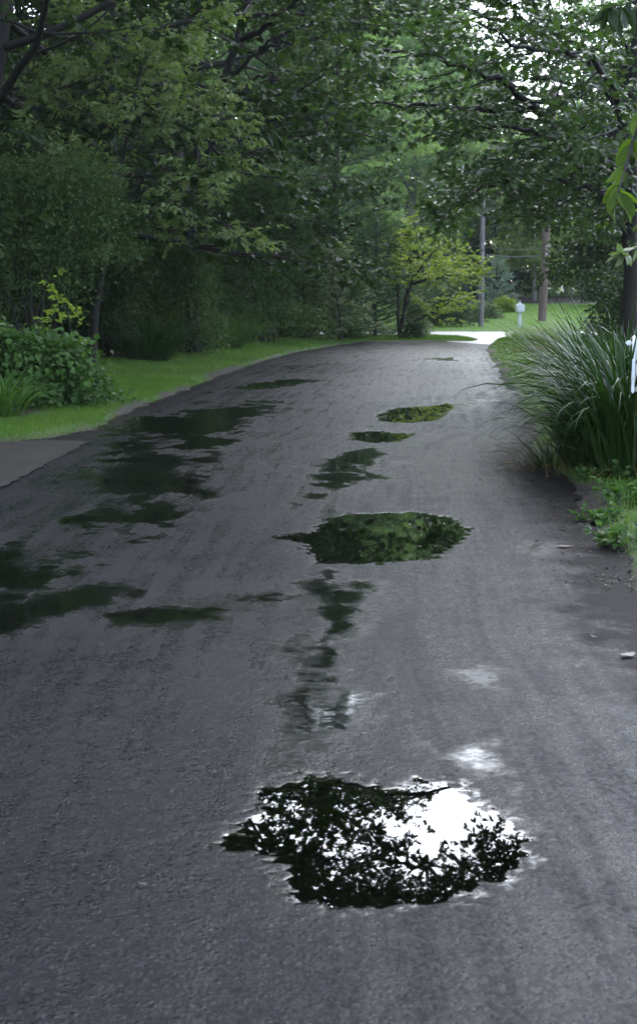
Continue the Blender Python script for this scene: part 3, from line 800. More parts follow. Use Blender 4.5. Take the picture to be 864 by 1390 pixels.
# layered pale dogwood
wd, lv = broadleaf(32, 6.3, .075, .42, 20, 2.7, 9, 4, 15, (.14, .065), el=(-4, 24), flat=1.7, droop=.32, plane=.10, profile=lambda t: 1.05 - .62 * t)
place_plant('dogwood_tree', 'slender pale leaved tree with level layered sprays above the tall rounded shrub', 'tree', wd.mesh('trunk'), lv.mesh('crown', LEAF), M['bark'], M['dogwood'], spot(127, 26.5), .5)
# tall dark maples
wdm, lvm = broadleaf(33, 13.5, .19, .14, 30, 4.6, 8, 5, 16, (.17, .12), el=(-8, 60), flat=.9, droop=.3)
MG = 'tall dark trees of the left wood'
mw, ml = wdm.mesh('trunk'), lvm.mesh('crown', LEAF)
maple = place_plant('maple_tree', 'tall dark leafy tree directly behind the layered pale tree', 'tree', mw, ml, M['bark'], M['maple'], spot(150, 31.5), 0, MG, 1.25)
for lb, px, Y, rz, sc in (('tall dark tree at the top left corner, left of the layered pale tree', -25, 25, 2.1, .95),
                          ('tall dark tree behind the broad green shrub of the left wood', 262, 41, 4.0, 1.05),
                          ('tall dark tree above the drooping grey green shrub, deepest along the left wood', 318, 50, 1.2, 1.0),
                          ('tall dark tree at the far left, beyond the tall rounded shrub', -150, 33, 5.1, 1.1),
                          ('tall dark tree beyond the left frame edge, added to shade the left shrubs and road', -1330, 16, 3.3, .95),  # stands outside the frame, added to darken the left shrubs and near road
                          ('tall dark tree filling the gap behind the leaning bare limbed tree', 175, 46, .7, 1.25)):
    copy_thing(maple, lb, spot(px, Y), rz, sc * 1.25, MG)
# leaning tree with bare limbs in view
def leaning_tree():
    rng = np.random.default_rng(71); wd = Wood(); lv = Leaves(); Y0 = 33.
    bx = spot(268, Y0); b = np.array(bx)
    def path(pts, r0, r1, sides=7):
        P = np.array([pd(px, py, Y) for px, py, Y in pts]) - b
        t = np.linspace(0, 1, len(P)); tt = np.linspace(0, 1, len(P) * 4)
        Q = np.stack([np.interp(tt, t, P[:, i]) for i in range(3)], 1)
        Q[1:-1] += rng.normal(0, .025, (len(Q) - 2, 3))
        wd.tube(Q, np.linspace(r0, r1, len(Q)), sides); return Q
    def leafy(Q, n=5, t0=.5, L=.8):
        limb_spray(wd, lv, rng, Q, .03, 1, n, L, 4, .38, 10, (.14, .09), .9, .2, t0=t0)
    p0 = path([(262, 480, 33), (258, 300, 33), (262, 200, 33), (285, 150, 33)], .16, .13, 10)
    a = path([(285, 150, 33), (303, 110, 33), (318, 68, 33), (330, 52, 33), (370, 32, 32.5), (392, 12, 32), (430, -40, 31)], .12, .04); leafy(a, 9, .55, 1.2)
    c = path([(318, 68, 33), (330, 20, 33.3), (345, -40, 33.6), (360, -120, 34)], .07, .03); leafy(c, 9, .35, 1.3)
    c2 = path([(303, 110, 33), (330, 88, 32.6), (352, 70, 32.2), (385, 58, 31.8), (428, 54, 31.2)], .06, .02); leafy(c2, 6, .6)
    d = path([(352, 70, 32.2), (372, 52, 32), (402, 38, 31.6), (425, 34, 31), (455, 28, 30.6)], .045, .015); leafy(d, 6, .5)
    p1 = path([(270, 480, 34), (280, 215, 34), (300, 172, 34), (322, 130, 34), (345, 122, 33.6), (395, 120, 33), (432, 132, 32.4)], .10, .025); leafy(p1, 6, .72)
    e = path([(322, 130, 34), (350, 105, 33.5), (380, 92, 33), (410, 104, 32.6), (440, 112, 32)], .04, .014); leafy(e, 6, .6)
    f = path([(285, 150, 33), (262, 138, 32.6), (235, 120, 32), (205, 112, 31.5)], .05, .02); leafy(f, 7, .4)
    g = path([(292, 132, 33), (275, 116, 32.5), (250, 114, 32), (228, 108, 31.6)], .035, .012); leafy(g, 6, .4)
    h = path([(295, 128, 33), (330, 124, 32.4), (365, 108, 32), (392, 110, 31.6), (412, 122, 31.2)], .035, .012); leafy(h, 6, .6)
    i = path([(285, 200, 34), (310, 214, 33.5), (350, 210, 33), (372, 204, 32.5)], .04, .015); leafy(i, 5, .5)
    t = thing('leaning_tree', 'dark tree with bare forked limbs leaning right over the left shrubs', 'tree', bx)
    link('trunk', wd.mesh('trunk'), M['bark'], t); link('crown', lv.mesh('crown'), M['shrub_mid'], t)
leaning_tree()

# pines
def pine_mesh(seed, Ht, r0, spread, n_br, low=.06, leaf=(.17, .02), per=14, twigs=9):
    rng = np.random.default_rng(seed); wd = Wood(); lv = Leaves()
    tr = grow(rng, (0, 0, -.3), (0, 0, 1), Ht, 12, .05, .012); wd.tube(tr, np.linspace(r0, .02, 13), 9)
    for k in range(n_br):
        t = low + (1 - low) * ((k + rng.uniform(0, 1)) / n_br) ** 1.05
        p, d = at_t(tr, min(t, .99)); az = k * 2.399 + rng.uniform(-.6, .6)
        L = spread * (1.02 - t) ** .8 * rng.uniform(.65, 1.2) + .25
        e = R(-6 + 40 * t + rng.uniform(-8, 8))
        lp = grow(rng, p, (math.cos(az) * math.cos(e), math.sin(az) * math.cos(e), math.sin(e)), L, 7, .03, .06)
        wd.tube(lp, np.linspace(.035 * (1.1 - t), .006, 8), 5)
        tb = .42 + rng.normal(0, .14)
        nt = max(4, int(twigs * L / 1.6))
        for j in range(nt):
            tt = .18 + .82 * (j + rng.uniform(0, 1)) / nt
            q, dd = at_t(lp, min(tt, .995)); s = nrm(np.cross(dd, UP)) * (1 if j % 2 else -1)
            tp = grow(rng, q, dd * .7 + s * rng.uniform(.3, 1) + UP * rng.uniform(-.05, .35), .55 * rng.uniform(.6, 1.3), 3, .05, .12)
            n = per
            u = rng.uniform(.15, 1, n); f = u * 3; i = np.minimum(f.astype(int), 2); uu = (f - i)[:, None]
            P = tp[i] * (1 - uu) + tp[i + 1] * uu
            td = nrm(tp[i + 1] - tp[i])
            D = td * .75 + rng.normal(0, .55, (n, 3)) + UP * .1
            lv.add(P, D, rng.normal(0, 1, (n, 3)), leaf[0] * rng.uniform(.7, 1.2, n), leaf[1], np.clip(tb + rng.normal(0, .14, n), 0, 1))
    return wd.mesh('trunk'), lv.mesh('crown', NEEDLE)
pw, pl = pine_mesh(81, 14.5, .2, 4.2, 130, .04, (.19, .03), 20, 11)
pine = place_plant('pine_tree', 'tall soft needled white pine at the bend of the road', 'pine tree', pw, pl, M['bark'], M['pine'], spot(452, 54), .3)
copy_thing(pine, 'white pine behind, rising left of the tall one at the bend', spot(385, 63), 2.2, 1.15)
pw2, pl2 = pine_mesh(82, 4.4, .07, 1.5, 60, .03, (.15, .026), 18, 10)
pine2 = place_plant('pine_tree', 'short bushy young pine in front of the tall white pine, beside the yellowing tree', 'pine tree', pw2, pl2, M['bark'], M['pine'], spot(508, 49.5), 1.0)

# yellowing tree on the grass island
def yellow_tree():
    rng = np.random.default_rng(91); wd = Wood(); lv = Leaves()
    base = spot(543, 48.0); b = np.array(base)
    def path(pts, r0, r1):
        P = np.array([pd(px, py, Y) for px, py, Y in pts]) - b
        t = np.linspace(0, 1, len(P)); tt = np.linspace(0, 1, len(P) * 4)
        Q = np.stack([np.interp(tt, t, P[:, i]) for i in range(3)], 1); Q[1:-1] += rng.normal(0, .02, (len(Q) - 2, 3))
        wd.tube(Q, np.linspace(r0, r1, len(Q)), 7); return Q
    S = [[(541, 462, 48), (546, 430, 48), (552, 395, 48), (556, 360, 48.3), (566, 320, 48.5)],
         [(542, 462, 48), (549, 420, 47.6), (558, 380, 47.2), (580, 350, 46.6), (600, 330, 46)],
         [(543, 460, 48), (556, 438, 47.8), (578, 428, 47.4), (600, 418, 47), (628, 398, 46.5)],
         [(546, 440, 48), (552, 400, 48.6), (570, 370, 49.4), (600, 355, 50), (635, 352, 50.4)],
         [(541, 462, 48), (540, 420, 48.2), (538, 380, 48.6), (545, 340, 49), (552, 310, 49.4)],
         [(556, 385, 47.4), (585, 378, 46.4), (612, 372, 45.6), (640, 375, 45)]]
    for k, s in enumerate(S):
        Q = path(s, .055, .018)
        limb_spray(wd, lv, rng, Q, .03, 1, 17, 1.15, 4, .42, 11, (.125, .085), 1.1, .3, t0=.42, plane=.25)
    t = thing('yellowing_tree', 'multi stemmed tree turning yellow on the grass strip at the end of the road', 'tree', base)
    link('trunk', wd.mesh('trunk'), M['bark'], t); link('crown', lv.mesh('crown'), M['yellow'], t)
yellow_tree()
shrub('boxwood_shrub', 'small dark clipped round shrub at the foot of the yellowing tree', 44, 558, 46.8, .5, .45, .68, 420, 9, (.05, .032), 'shrub_dark', n_lobes=6, stems=5, spray_r=.1)
shrub('tall_shrub', 'grey green shrub behind the dark clipped round shrub', 45, 569, 50.5, .55, .5, 1.45, 420, 9, (.08, .045), 'shrub_pale', n_lobes=6, stems=5, spray_r=.16)

# ------------------------------------------------------------------ across the cross street
for (px, Y, rx, h, mat, lb, sd) in ((600, 62, 1.5, 1.7, 'shrub_dark', 'dark hedge shrub across the street behind the yellowing tree', 46),
                                    (572, 63, 1.4, 1.6, 'shrub_dark', 'dark shrub across the street left of the hedge shrub, behind the clipped one', 47),
                                    (632, 66, .95, .85, 'shrub_mid', 'low green shrub just left of the grey utility pole', 48),
                                    (662, 70, .7, .7, 'shrub_pale', 'low pale shrub just right of the grey utility pole', 49),
                                    (684, 78, .9, .8, 'lime', 'low yellow green shrub on the far lawn behind the white mailbox', 50)):
    shrub('low_shrub', lb, sd, px, Y, rx, rx * .8, h, 420, 8, (.12, .07), mat, n_lobes=6, stems=5, spray_r=.22)
sw, sl = pine_mesh(83, 3.0, .06, 1.15, 60, .05, (.13, .035), 16, 12)
place_plant('spruce_tree', 'small blue grey spruce on the far lawn between the two poles', 'spruce', sw, sl, M['bark'], M['spruce'], spot(672, 82))

def bgtree(seed, Ht, r0, spread, n_spray, per, leaf, cb=.2, n_lobes=14, inner=.55, flat=.6):
    rng = np.random.default_rng(seed); wd = Wood(); lv = Leaves()
    tr = grow(rng, (0, 0, -.4), (0, 0, 1), Ht * .85, 10, .03, .04); wd.tube(tr, np.linspace(r0 * 1.2, r0 * .25, 11), 9)
    lobes = []
    for k in range(n_lobes):
        t = (k + rng.uniform(0, 1)) / n_lobes; h = cb + (1 - cb) * t
        az = k * 2.399 + rng.uniform(-.4, .4); q = spread * .68 * math.sin(PI * min(1, .2 + t * .78)) * rng.uniform(.6, 1.1)
        c = np.array([math.cos(az) * q, math.sin(az) * q, h * Ht * .93]); r = spread * rng.uniform(.3, .46)
        lobes.append((c, r, r * .72))
        p, d = at_t(tr, max(.12, min(.95, h * .85)))
        mid = (p + c) / 2 + UP * .1 * spread
        tt = np.linspace(0, 1, 7)[:, None]; pts = (1 - tt) ** 2 * p + 2 * tt * (1 - tt) * mid + tt ** 2 * c
        wd.tube(pts, np.linspace(r0 * .42, r0 * .1, 7), 6)
        for j in range(5):
            e = c + nrm(rng.normal(0, 1, 3)) * r * .85
            wd.tube(np.array([c, (c + e) / 2 + rng.normal(0, .1 * r, 3), e]), [r0 * .1, r0 * .07, r0 * .03], 4)
    lobes_leaves(lv, rng, lobes, n_spray, per, spread * .11, leaf, flat, .15, inner)
    return wd.mesh('trunk'), lv.mesh('crown')
bw, bl = bgtree(101, 20, .3, 6.0, 4200, 9, (.30, .2))
BG = 'tall trees of the far wood'
far1 = place_plant('broadleaf_tree', 'tall green tree behind the white pine, far beyond the bend', 'tree', bw, bl, M['bark_grey'], M['far'], spot(430, 78), 0, BG)
for lb, px, Y, rz, sc in (('tall green tree far behind the yellowing tree', 545, 97, 1.1, 1.2),
                          ('tall green tree behind the grey utility pole, in the far wood', 632, 108, 2.7, .92),
                          ('tall green tree of the far wood, left of the tall one behind the pine', 330, 74, 4.2, 1.0)):
    copy_thing(far1, lb, spot(px, Y), rz, sc, BG)
bw2, bl2 = bgtree(102, 8.2, .16, 3.6, 2600, 9, (.22, .14), .3)
place_plant('broadleaf_tree', 'pale green rounded tree on the far lawn behind the brown utility pole', 'tree', bw2, bl2, M['bark_grey'], M['far_pale'], spot(722, 99))
bw3, bl3 = bgtree(103, 10.5, .2, 3.8, 3600, 9, (.2, .13), .02, 16)
d1 = place_plant('broadleaf_tree', 'dark drooping tree at the right end of the far lawn', 'tree', bw3, bl3, M['bark'], M['maple'], spot(838, 88), 0)
copy_thing(d1, 'dark tree close behind the oak trunk at the right frame edge', spot(872, 46), 1.9, .95)
copy_thing(d1, 'dark tree between the grey pole and the pale rounded tree, far back', spot(680, 108), 3.3, 1.1)
wdp, lvp = broadleaf(105, 27, .36, .38, 22, 7.0, 9, 6, 11, (.34, .22), el=(25, 65), flat=.6, droop=.3, shape=LEAF)
place_plant('broadleaf_tree', 'very tall sparse tree with pale limbs against the white sky at top right', 'tree', wdp.mesh('trunk'), lvp.mesh('crown'), M['bark_pale'], M['far'], spot(835, 106), 2.0)

# the mass of woodland beyond everything
def woods():
    rng = np.random.default_rng(111); lv = Leaves(); lobes = []
    for k in range(150):
        x = rng.uniform(-110, 110); y = 118 + rng.uniform(-8, 22)
        top = 21 if x < 12 else 15
        for j in range(4):
            lobes.append((np.array([x + rng.normal(0, 2), y + rng.normal(0, 2), rng.uniform(1.5, top) if j else 2.2]), rng.uniform(3, 5), rng.uniform(2.2, 3.6)))
    lobes_leaves(lv, rng, lobes, 30000, 8, 1.0, (.75, .5), .6, .1, .6)
    o = link('distant_woods', lv.mesh('distant_woods'), M['far']); o['kind'] = 'stuff'; o['label'] = 'hazy mass of green woodland beyond the far lawn'
    lv = Leaves(); lobes = []
    for k in range(90):
        y = rng.uniform(14, 95); x = xl(min(y, 44)) - rng.uniform(6.5, 14) - max(0, (y - 44) * .05)
        for j in range(4):
            lobes.append((np.array([x + rng.normal(0, 1), y + rng.normal(0, 1), rng.uniform(.5, 12) if j else 1.6]), rng.uniform(1.6, 2.8), rng.uniform(1.2, 2.4)))
    lobes_leaves(lv, rng, lobes, 14000, 9, .6, (.3, .19), .6, .1, .6)
    o = link('left_woods', lv.mesh('left_woods'), M['maple']); o['kind'] = 'stuff'; o['label'] = 'dark mass of woodland deep behind the left shrubs'
woods()

# ------------------------------------------------------------------ utility poles, wires, mailboxes
def utility_pole(label, px, Y, r, Ht, mat, lean):
    x, y, z = spot(px, Y, -.1)
    t = thing('utility_pole', label, 'utility pole', (x, y, z))
    wd = Wood(); h = np.linspace(0, Ht, 14); wd.tube(np.stack([lean * h, np.zeros(14), h], 1), np.linspace(r, r * .72, 14), 14)
    link('pole', wd.mesh('pole'), M[mat], t)
    def arm(bm):
        import bmesh
        bmesh.ops.create_cube(bm, size=1)
        bmesh.ops.scale(bm, vec=(2.2, .1, .12), verts=bm.verts)
        bmesh.ops.translate(bm, vec=(lean * (Ht - .5), -r - .03, Ht - .5), verts=bm.verts)
        bmesh.ops.bevel(bm, geom=bm.edges[:], offset=.012, segments=2, affect='EDGES')
    a = bm_obj('crossarm', arm, M[mat], t)
    for dx in (-.9, -.35, .35, .9):
        wd = Wood(); c = np.array([dx + lean * (Ht - .5), -r - .03, Ht - .44])
        wd.tube([c, c + UP * .06, c + UP * .1, c + UP * .16, c + UP * .2], [.02, .05, .03, .05, .02], 8)
        link('insulator', wd.mesh('insulator'), M['steel'], a)
    for hh in (3.2, 3.55, 5.6):
        def br(bm, hh=hh):
            import bmesh
            bmesh.ops.create_cube(bm, size=1); bmesh.ops.scale(bm, vec=(.10, .16, .22), verts=bm.verts)
            bmesh.ops.translate(bm, vec=(lean * hh, -r - .05, hh), verts=bm.verts)
            bmesh.ops.bevel(bm, geom=bm.edges[:], offset=.015, segments=2, affect='EDGES')
        link_o = bm_obj('cable_clamp', br, M['steel'], t)
    return np.array([x, y - r - .1, z])
p1 = utility_pole('pale grey weathered utility pole behind the end of the road', 651, 61.5, .125, 7.2, 'pole_grey', 0.0)
p2 = utility_pole('brown leaning wooden utility pole at the right, beside the far lawn', 733, 67, .20, 11, 'pole_brown', .03)
def wire(label, pts, r=.022, sag=.12):
    wd = Wood(); Q = []
    for a, b in zip(pts[:-1], pts[1:]):
        a = np.array(a); b = np.array(b); t = np.linspace(0, 1, 24)[:, None]
        q = a * (1 - t) + b * t - UP * 4 * sag * t * (1 - t); Q.append(q if not Q else q[1:])
    Q = np.concatenate(Q); wd.tube(Q, np.full(len(Q), r), 6)
    o = link('overhead_wire', wd.mesh('overhead_wire'), M['wire']); tag(o, label, 'wire')
la = np.array([-9, 57.5, 3.0]); rb = pd(835, 333, 80)
wire('thick low cable passing both utility poles', [la + UP * .05, p1 + UP * 3.2, p2 + np.array([.1, 0, 3.2]), rb - UP * .6], .026, .1)
wire('thin cable just above the thick one, on both utility poles', [la + UP * .7, p1 + UP * 3.55, p2 + np.array([.11, 0, 3.55]), rb + UP * .2], .014, .14)
wire('highest wire of the poles, half hidden by oak leaves', [la + UP * 3.0, p1 + UP * 5.6, p2 + np.array([.17, 0, 5.6]), rb + UP * 2.6], .014, .2)

def arch_prism(bm, w, h, L, n=10, off=(0, 0, 0), axis='y'):
    import bmesh
    prof = [(-w / 2, 0), (w / 2, 0)]
    for k in range(n + 1):
        a = PI * k / n; prof.append((w / 2 * math.cos(a), h - w / 2 + w / 2 * math.sin(a)))
    def P(u, v, s): return (off[0] + u, off[1] + s, off[2] + v) if axis == 'y' else (off[0] + s, off[1] + u, off[2] + v)
    f0 = [bm.verts.new(P(u, v, 0)) for u, v in prof]; f1 = [bm.verts.new(P(u, v, L)) for u, v in prof]
    bm.faces.new(f0); bm.faces.new(f1[::-1])
    m = len(prof)
    for i in range(m): bm.faces.new((f0[i], f1[i], f1[(i + 1) % m], f0[(i + 1) % m]))
    bmesh.ops.recalc_face_normals(bm, faces=bm.faces)
    bmesh.ops.bevel(bm, geom=[e for e in bm.edges if e.calc_face_angle(0) > 1.2], offset=.008, segments=2, affect='EDGES')

def box(bm, c, s, bev=.008):
    import bmesh
    r = bmesh.ops.create_cube(bm, size=1); vs = r['verts']
    bmesh.ops.scale(bm, vec=s, verts=vs); bmesh.ops.translate(bm, vec=c, verts=vs)
    es = list({e for v in vs for e in v.link_edges})
    bmesh.ops.bevel(bm, geom=es, offset=bev, segments=2, affect='EDGES')

x, y, z = spot(703, 61)
t = thing('mailbox', 'white post mailbox standing on the far lawn between the two poles', 'mailbox', (x, y, z))
def post(bm): box(bm, (0, 0, .34), (.13, .13, .72)); box(bm, (0, 0, .03), (.17, .17, .08)); box(bm, (0, .03, .66), (.2, .34, .06))
bm_obj('post', post, M['white'], t)
bm_obj('mailbox_body', lambda bm: arch_prism(bm, .34, .36, .5, 12, (0, -.26, .69)), M['white'], t)
def door(bm): arch_prism(bm, .30, .31, .02, 12, (0, -.283, .71)); box(bm, (0, -.292, .96), (.05, .03, .03), .004)
bm_obj('door', door, M['white'], t)
def fin(bm): box(bm, (0, .0, 1.075), (.06, .06, .07)); box(bm, (0, 0, 1.135), (.035, .035, .06))
bm_obj('finial', fin, M['white'], t)
bm_obj('flag', lambda bm: box(bm, (.186, .0, .92), (.02, .06, .16), .004), M['white'], t)

x, y, _ = spot(885, 10.9); z = gz(x, y) - .05
t = thing('mailbox', 'white rounded mailbox beside the tall arching grass, cut by the right frame edge', 'mailbox', (x, y, z), R(-12))
zt = pd(850, 457, 10.9)[2] - z
bm_obj('post', lambda bm: box(bm, (.1, 0, (zt - .4) / 2), (.11, .11, zt - .4)), M['white'], t)
bm_obj('mailbox_body', lambda bm: arch_prism(bm, .30, .42, .62, 14, (-.14, 0, zt - .42), 'x'), M['white'], t, True)
def lip(bm):
    arch_prism(bm, .335, .44, .022, 14, (-.163, 0, zt - .432), 'x')
    box(bm, (-.19, 0, zt - .05), (.05, .07, .035), .01)
bm_obj('door', lip, M['white'], t)
bm_obj('flag', lambda bm: box(bm, (.12, -.166, zt - .12), (.05, .02, .2), .004), plain_mat('red flag', (.45, .04, .03)), t)

# ------------------------------------------------------------------ right side
TG = 'tall arching grass clumps on the right verge'
t1 = tussock(121, 620, .30, (.8, 1.65), (.017, .030), (2, 32), (35, 150), 9, (PI, .3), pale=.06)
t2 = tussock(122, 400, .25, (.7, 1.45), (.014, .024), (3, 38), (60, 165), 9, (PI, .35), pale=.04)
grass_clump('big clump of tall arching grass beside the cut off white mailbox', t1, 'misc', 866, 11.5, 0, 1.08, TG)
grass_clump('arching grass clump spilling over the asphalt edge, nearest to the road', t2, 'misc', 806, 11.9, 0, .85, TG)
grass_clump('tall arching grass clump behind the big one, in front of the round bush', t1, 'misc', 844, 13.4, 1.5, 1.1, TG)
grass_clump('upright arching grass clump at the right frame edge behind the mailbox', t2, 'misc', 890, 13.2, 2.6, 1.3, TG)
grass_clump('short thin arching grass tuft at the corner of the dirt shoulder', tussock(123, 90, .16, (.4, .95), (.007, .012), (10, 60), (50, 140), 8, (PI, .5), pale=.05), 'misc', 750, 12.2, 0, 1.0, TG)
dead = tussock(127, 110, .3, (.25, .8), (.006, .012), (20, 80), (30, 150), 6)
for g_ in [o for o in COL.objects if o.get('group') == TG]:
    link('dead_blades', dead, M['tan'], g_)
# soft grey grasses near the street corner
BGR = 'soft grey green grass tufts at the street corner'
bt = tussock(124, 260, .38, (.35, .68), (.010, .018), (3, 40), (20, 80), 5, pale=.3)
for k, (px, Y, s) in enumerate(((700, 47, 1.0), (722, 46, 1.05), (745, 44, 1.1), (770, 42, 1.15), (712, 49.5, .9), (752, 48, 1.2))):
    grass_clump('soft grey green grass tuft in the row at the street corner', bt, 'blue_grass', px, Y, k * 1.3, s * .95, BGR, 'grass_tuft', 'grass tuft')
tan = tussock(125, 200, .6, (.25, .45), (.008, .014), (20, 80), (20, 70), 4)
grass_clump('dry tan grass tuft on the right lawn, left one in front of the grey tufts', tan, 'tan', 722, 36, 0, 1.2, None, 'grass_tuft', 'grass tuft')
grass_clump('dry tan grass tuft on the right lawn, right one behind the arching grass', tan, 'tan', 752, 37, 2, 1.3, None, 'grass_tuft', 'grass tuft')
g = tussock(126, 900, .45, (.7, 1.0), (.010, .018), (0, 75), (10, 60), 5, pale=.1)
grass_clump('round bright green spiky bush behind the tall arching grass', g, 'strap', 815, 27, 0, 1.0, None, 'spiky_bush', 'bush')
shrub('low_shrub', 'dark green shrub at the right edge, behind the arching grass and the oak trunk', 51, 862, 34, 1.4, 1.2, 2.1, 800, 9, (.10, .055), 'shrub_dark', spray_r=.26)

# the oak
def oak():
    rng = np.random.default_rng(131); wd = Wood(); lv = Leaves()
    Y0 = 29.; base = spot(853, Y0); b = np.array(base)
    def path(P, r0, r1, sides=8, wob=.04):
        P = np.asarray(P, float); t = np.linspace(0, 1, len(P)); tt = np.linspace(0, 1, len(P) * 4)
        Q = np.stack([np.interp(tt, t, P[:, i]) for i in range(3)], 1)
        Q[1:-1] += rng.normal(0, wob, (len(Q) - 2, 3)); wd.tube(Q, np.linspace(r0, r1, len(Q)), sides); return Q
    tr = path([(0, 0, -.4), (-.02, 0, 1), (-.1, 0, 3), (-.1, .1, 5.5), (.1, .2, 8), (.0, .3, 11), (-.2, .2, 14.5)], .19, .06, 12, .02)
    L = (.15, .105)
    def limb(pts, r0, n=14, sl=1.5, t0=.3, tn=5, ln=11, tl=.55):
        P = [np.array(pd(*q)) - b for q in pts]
        Q = path(P, r0, r0 * .2)
        limb_spray(wd, lv, rng, Q, r0 * .8, 1, n, sl, tn, tl, ln, L, .8, .3, t0=t0, plane=.4)
    limb([(853, 215, 29), (800, 200, 28), (745, 165, 27), (680, 110, 26), (625, 88, 25), (570, 70, 24), (520, 66, 23.5)], .11, 26, 1.5, .15)
    limb([(853, 200, 29), (790, 148, 28.5), (735, 148, 28), (665, 148, 27), (590, 145, 26), (510, 138, 25)], .10, 22, 1.2, .2)
    limb([(853, 230, 29), (790, 205, 27), (730, 180, 26), (660, 175, 25.2), (600, 185, 25)], .07, 20, 1.2, .2)
    limb([(853, 260, 29), (800, 232, 27), (760, 208, 26), (710, 212, 25), (680, 230, 24.5)], .06, 18, 1.1, .15)
    limb([(853, 280, 29), (815, 262, 28), (770, 250, 27), (705, 240, 26.5), (650, 255, 26), (610, 285, 25.6)], .06, 24, 1.2, .15)
    limb([(853, 250, 29), (830, 240, 31), (780, 235, 33), (720, 240, 34.5), (640, 250, 36), (590, 262, 37)], .07, 24, 1.5, .2)
    limb([(853, 150, 29), (810, 95, 29), (765, 65, 29), (715, 40, 28.6), (660, 20, 28.2), (610, 10, 28)], .10, 20, 1.5, .2)
    limb([(853, 180, 29), (838, 130, 27), (800, 80, 25), (750, 70, 23.5), (700, 60, 22.5), (650, 30, 22)], .08, 24, 1.2, .25)
    limb([(853, 260, 29), (860, 220, 27), (850, 190, 25), (830, 180, 23.5), (790, 190, 22.5)], .06, 18, 1.2, .25)
    limb([(853, 240, 29), (880, 200, 30), (910, 150, 31), (950, 100, 32)], .09, 18, 1.6, .2)
    limb([(853, 280, 29), (890, 280, 28), (930, 260, 27), (960, 240, 26)], .07, 16, 1.5, .2)
    limb([(853, 290, 29), (825, 285, 30), (800, 290, 31), (770, 285, 32)], .05, 14, 1.1, .2)
    limb([(853, 170, 29), (820, 115, 28.4), (790, 75, 28), (755, 35, 27.6), (715, 20, 27.2)], .07, 22, 1.2, .15, ln=12)
    limb([(853, 150, 29), (868, 100, 29.5), (850, 60, 30), (822, 30, 30.4), (790, 15, 30.8)], .06, 18, 1.2, .2)
    limb([(853, 240, 29), (800, 225, 30.5), (745, 220, 32), (690, 235, 33), (645, 262, 33.6), (618, 290, 34)], .06, 22, 1.2, .25)
    limb([(853, 255, 29), (800, 262, 28), (748, 275, 27), (708, 290, 26.4)], .05, 18, 1.0, .15)
    limb([(853, 190, 30), (800, 130, 30), (745, 108, 30), (702, 102, 30), (672, 118, 30)], .05, 20, .9, .3)
    # high crown above the frame
    for P, r, t0 in (([(0, .1, 7.2), (-2, 0, 8.4), (-4, -.3, 9.0), (-5.6, -.5, 9.2), (-7.2, -.8, 8.9), (-8.4, -1, 8.3)], .045, .32),
                     ([(-4, -.3, 9.0), (-5.2, .8, 9.4), (-6.5, 1.6, 9.3), (-7.8, 2.2, 8.8)], .05, .15),
                     ([(-2.6, -.1, 8.6), (-3.8, -1.2, 8.3), (-5.2, -2, 8.2), (-6.8, -2.6, 7.9)], .05, .4),
                     ([(0, .2, 9), (-1.6, .2, 10.3), (-3.2, .2, 11.2), (-4.8, 0, 11.4)], .05, .5)):
        Q = path(P, r, r * .2)
        limb_spray(wd, lv, rng, Q, r * .7, 1, 15, .95, 6, .40, 10, (.09, .06), .7, .25, t0=t0, plane=.4)
    for k in range(9):
        az = R(235 + k * 22 + rng.uniform(-10, 10)); h = 8 + k * .6
        P = [np.array([0, .2, h])]
        for j in range(4): P.append(P[-1] + np.array([math.cos(az) * 1.25, math.sin(az) * 1.25, .55 - .1 * j]))
        Q = path(P, .07, .015)
        limb_spray(wd, lv, rng, Q, .05, 1, 14, 1.5, 4, .5, 10, L, .8, .3, t0=.25, plane=.4)
    t = thing('oak_tree', 'large oak at the right whose dark limbs reach out over the road', 'tree', base)
    link('trunk', wd.mesh('trunk'), M['bark'], t); link('crown', lv.mesh('crown', OAK), M['oak'], t)
oak()

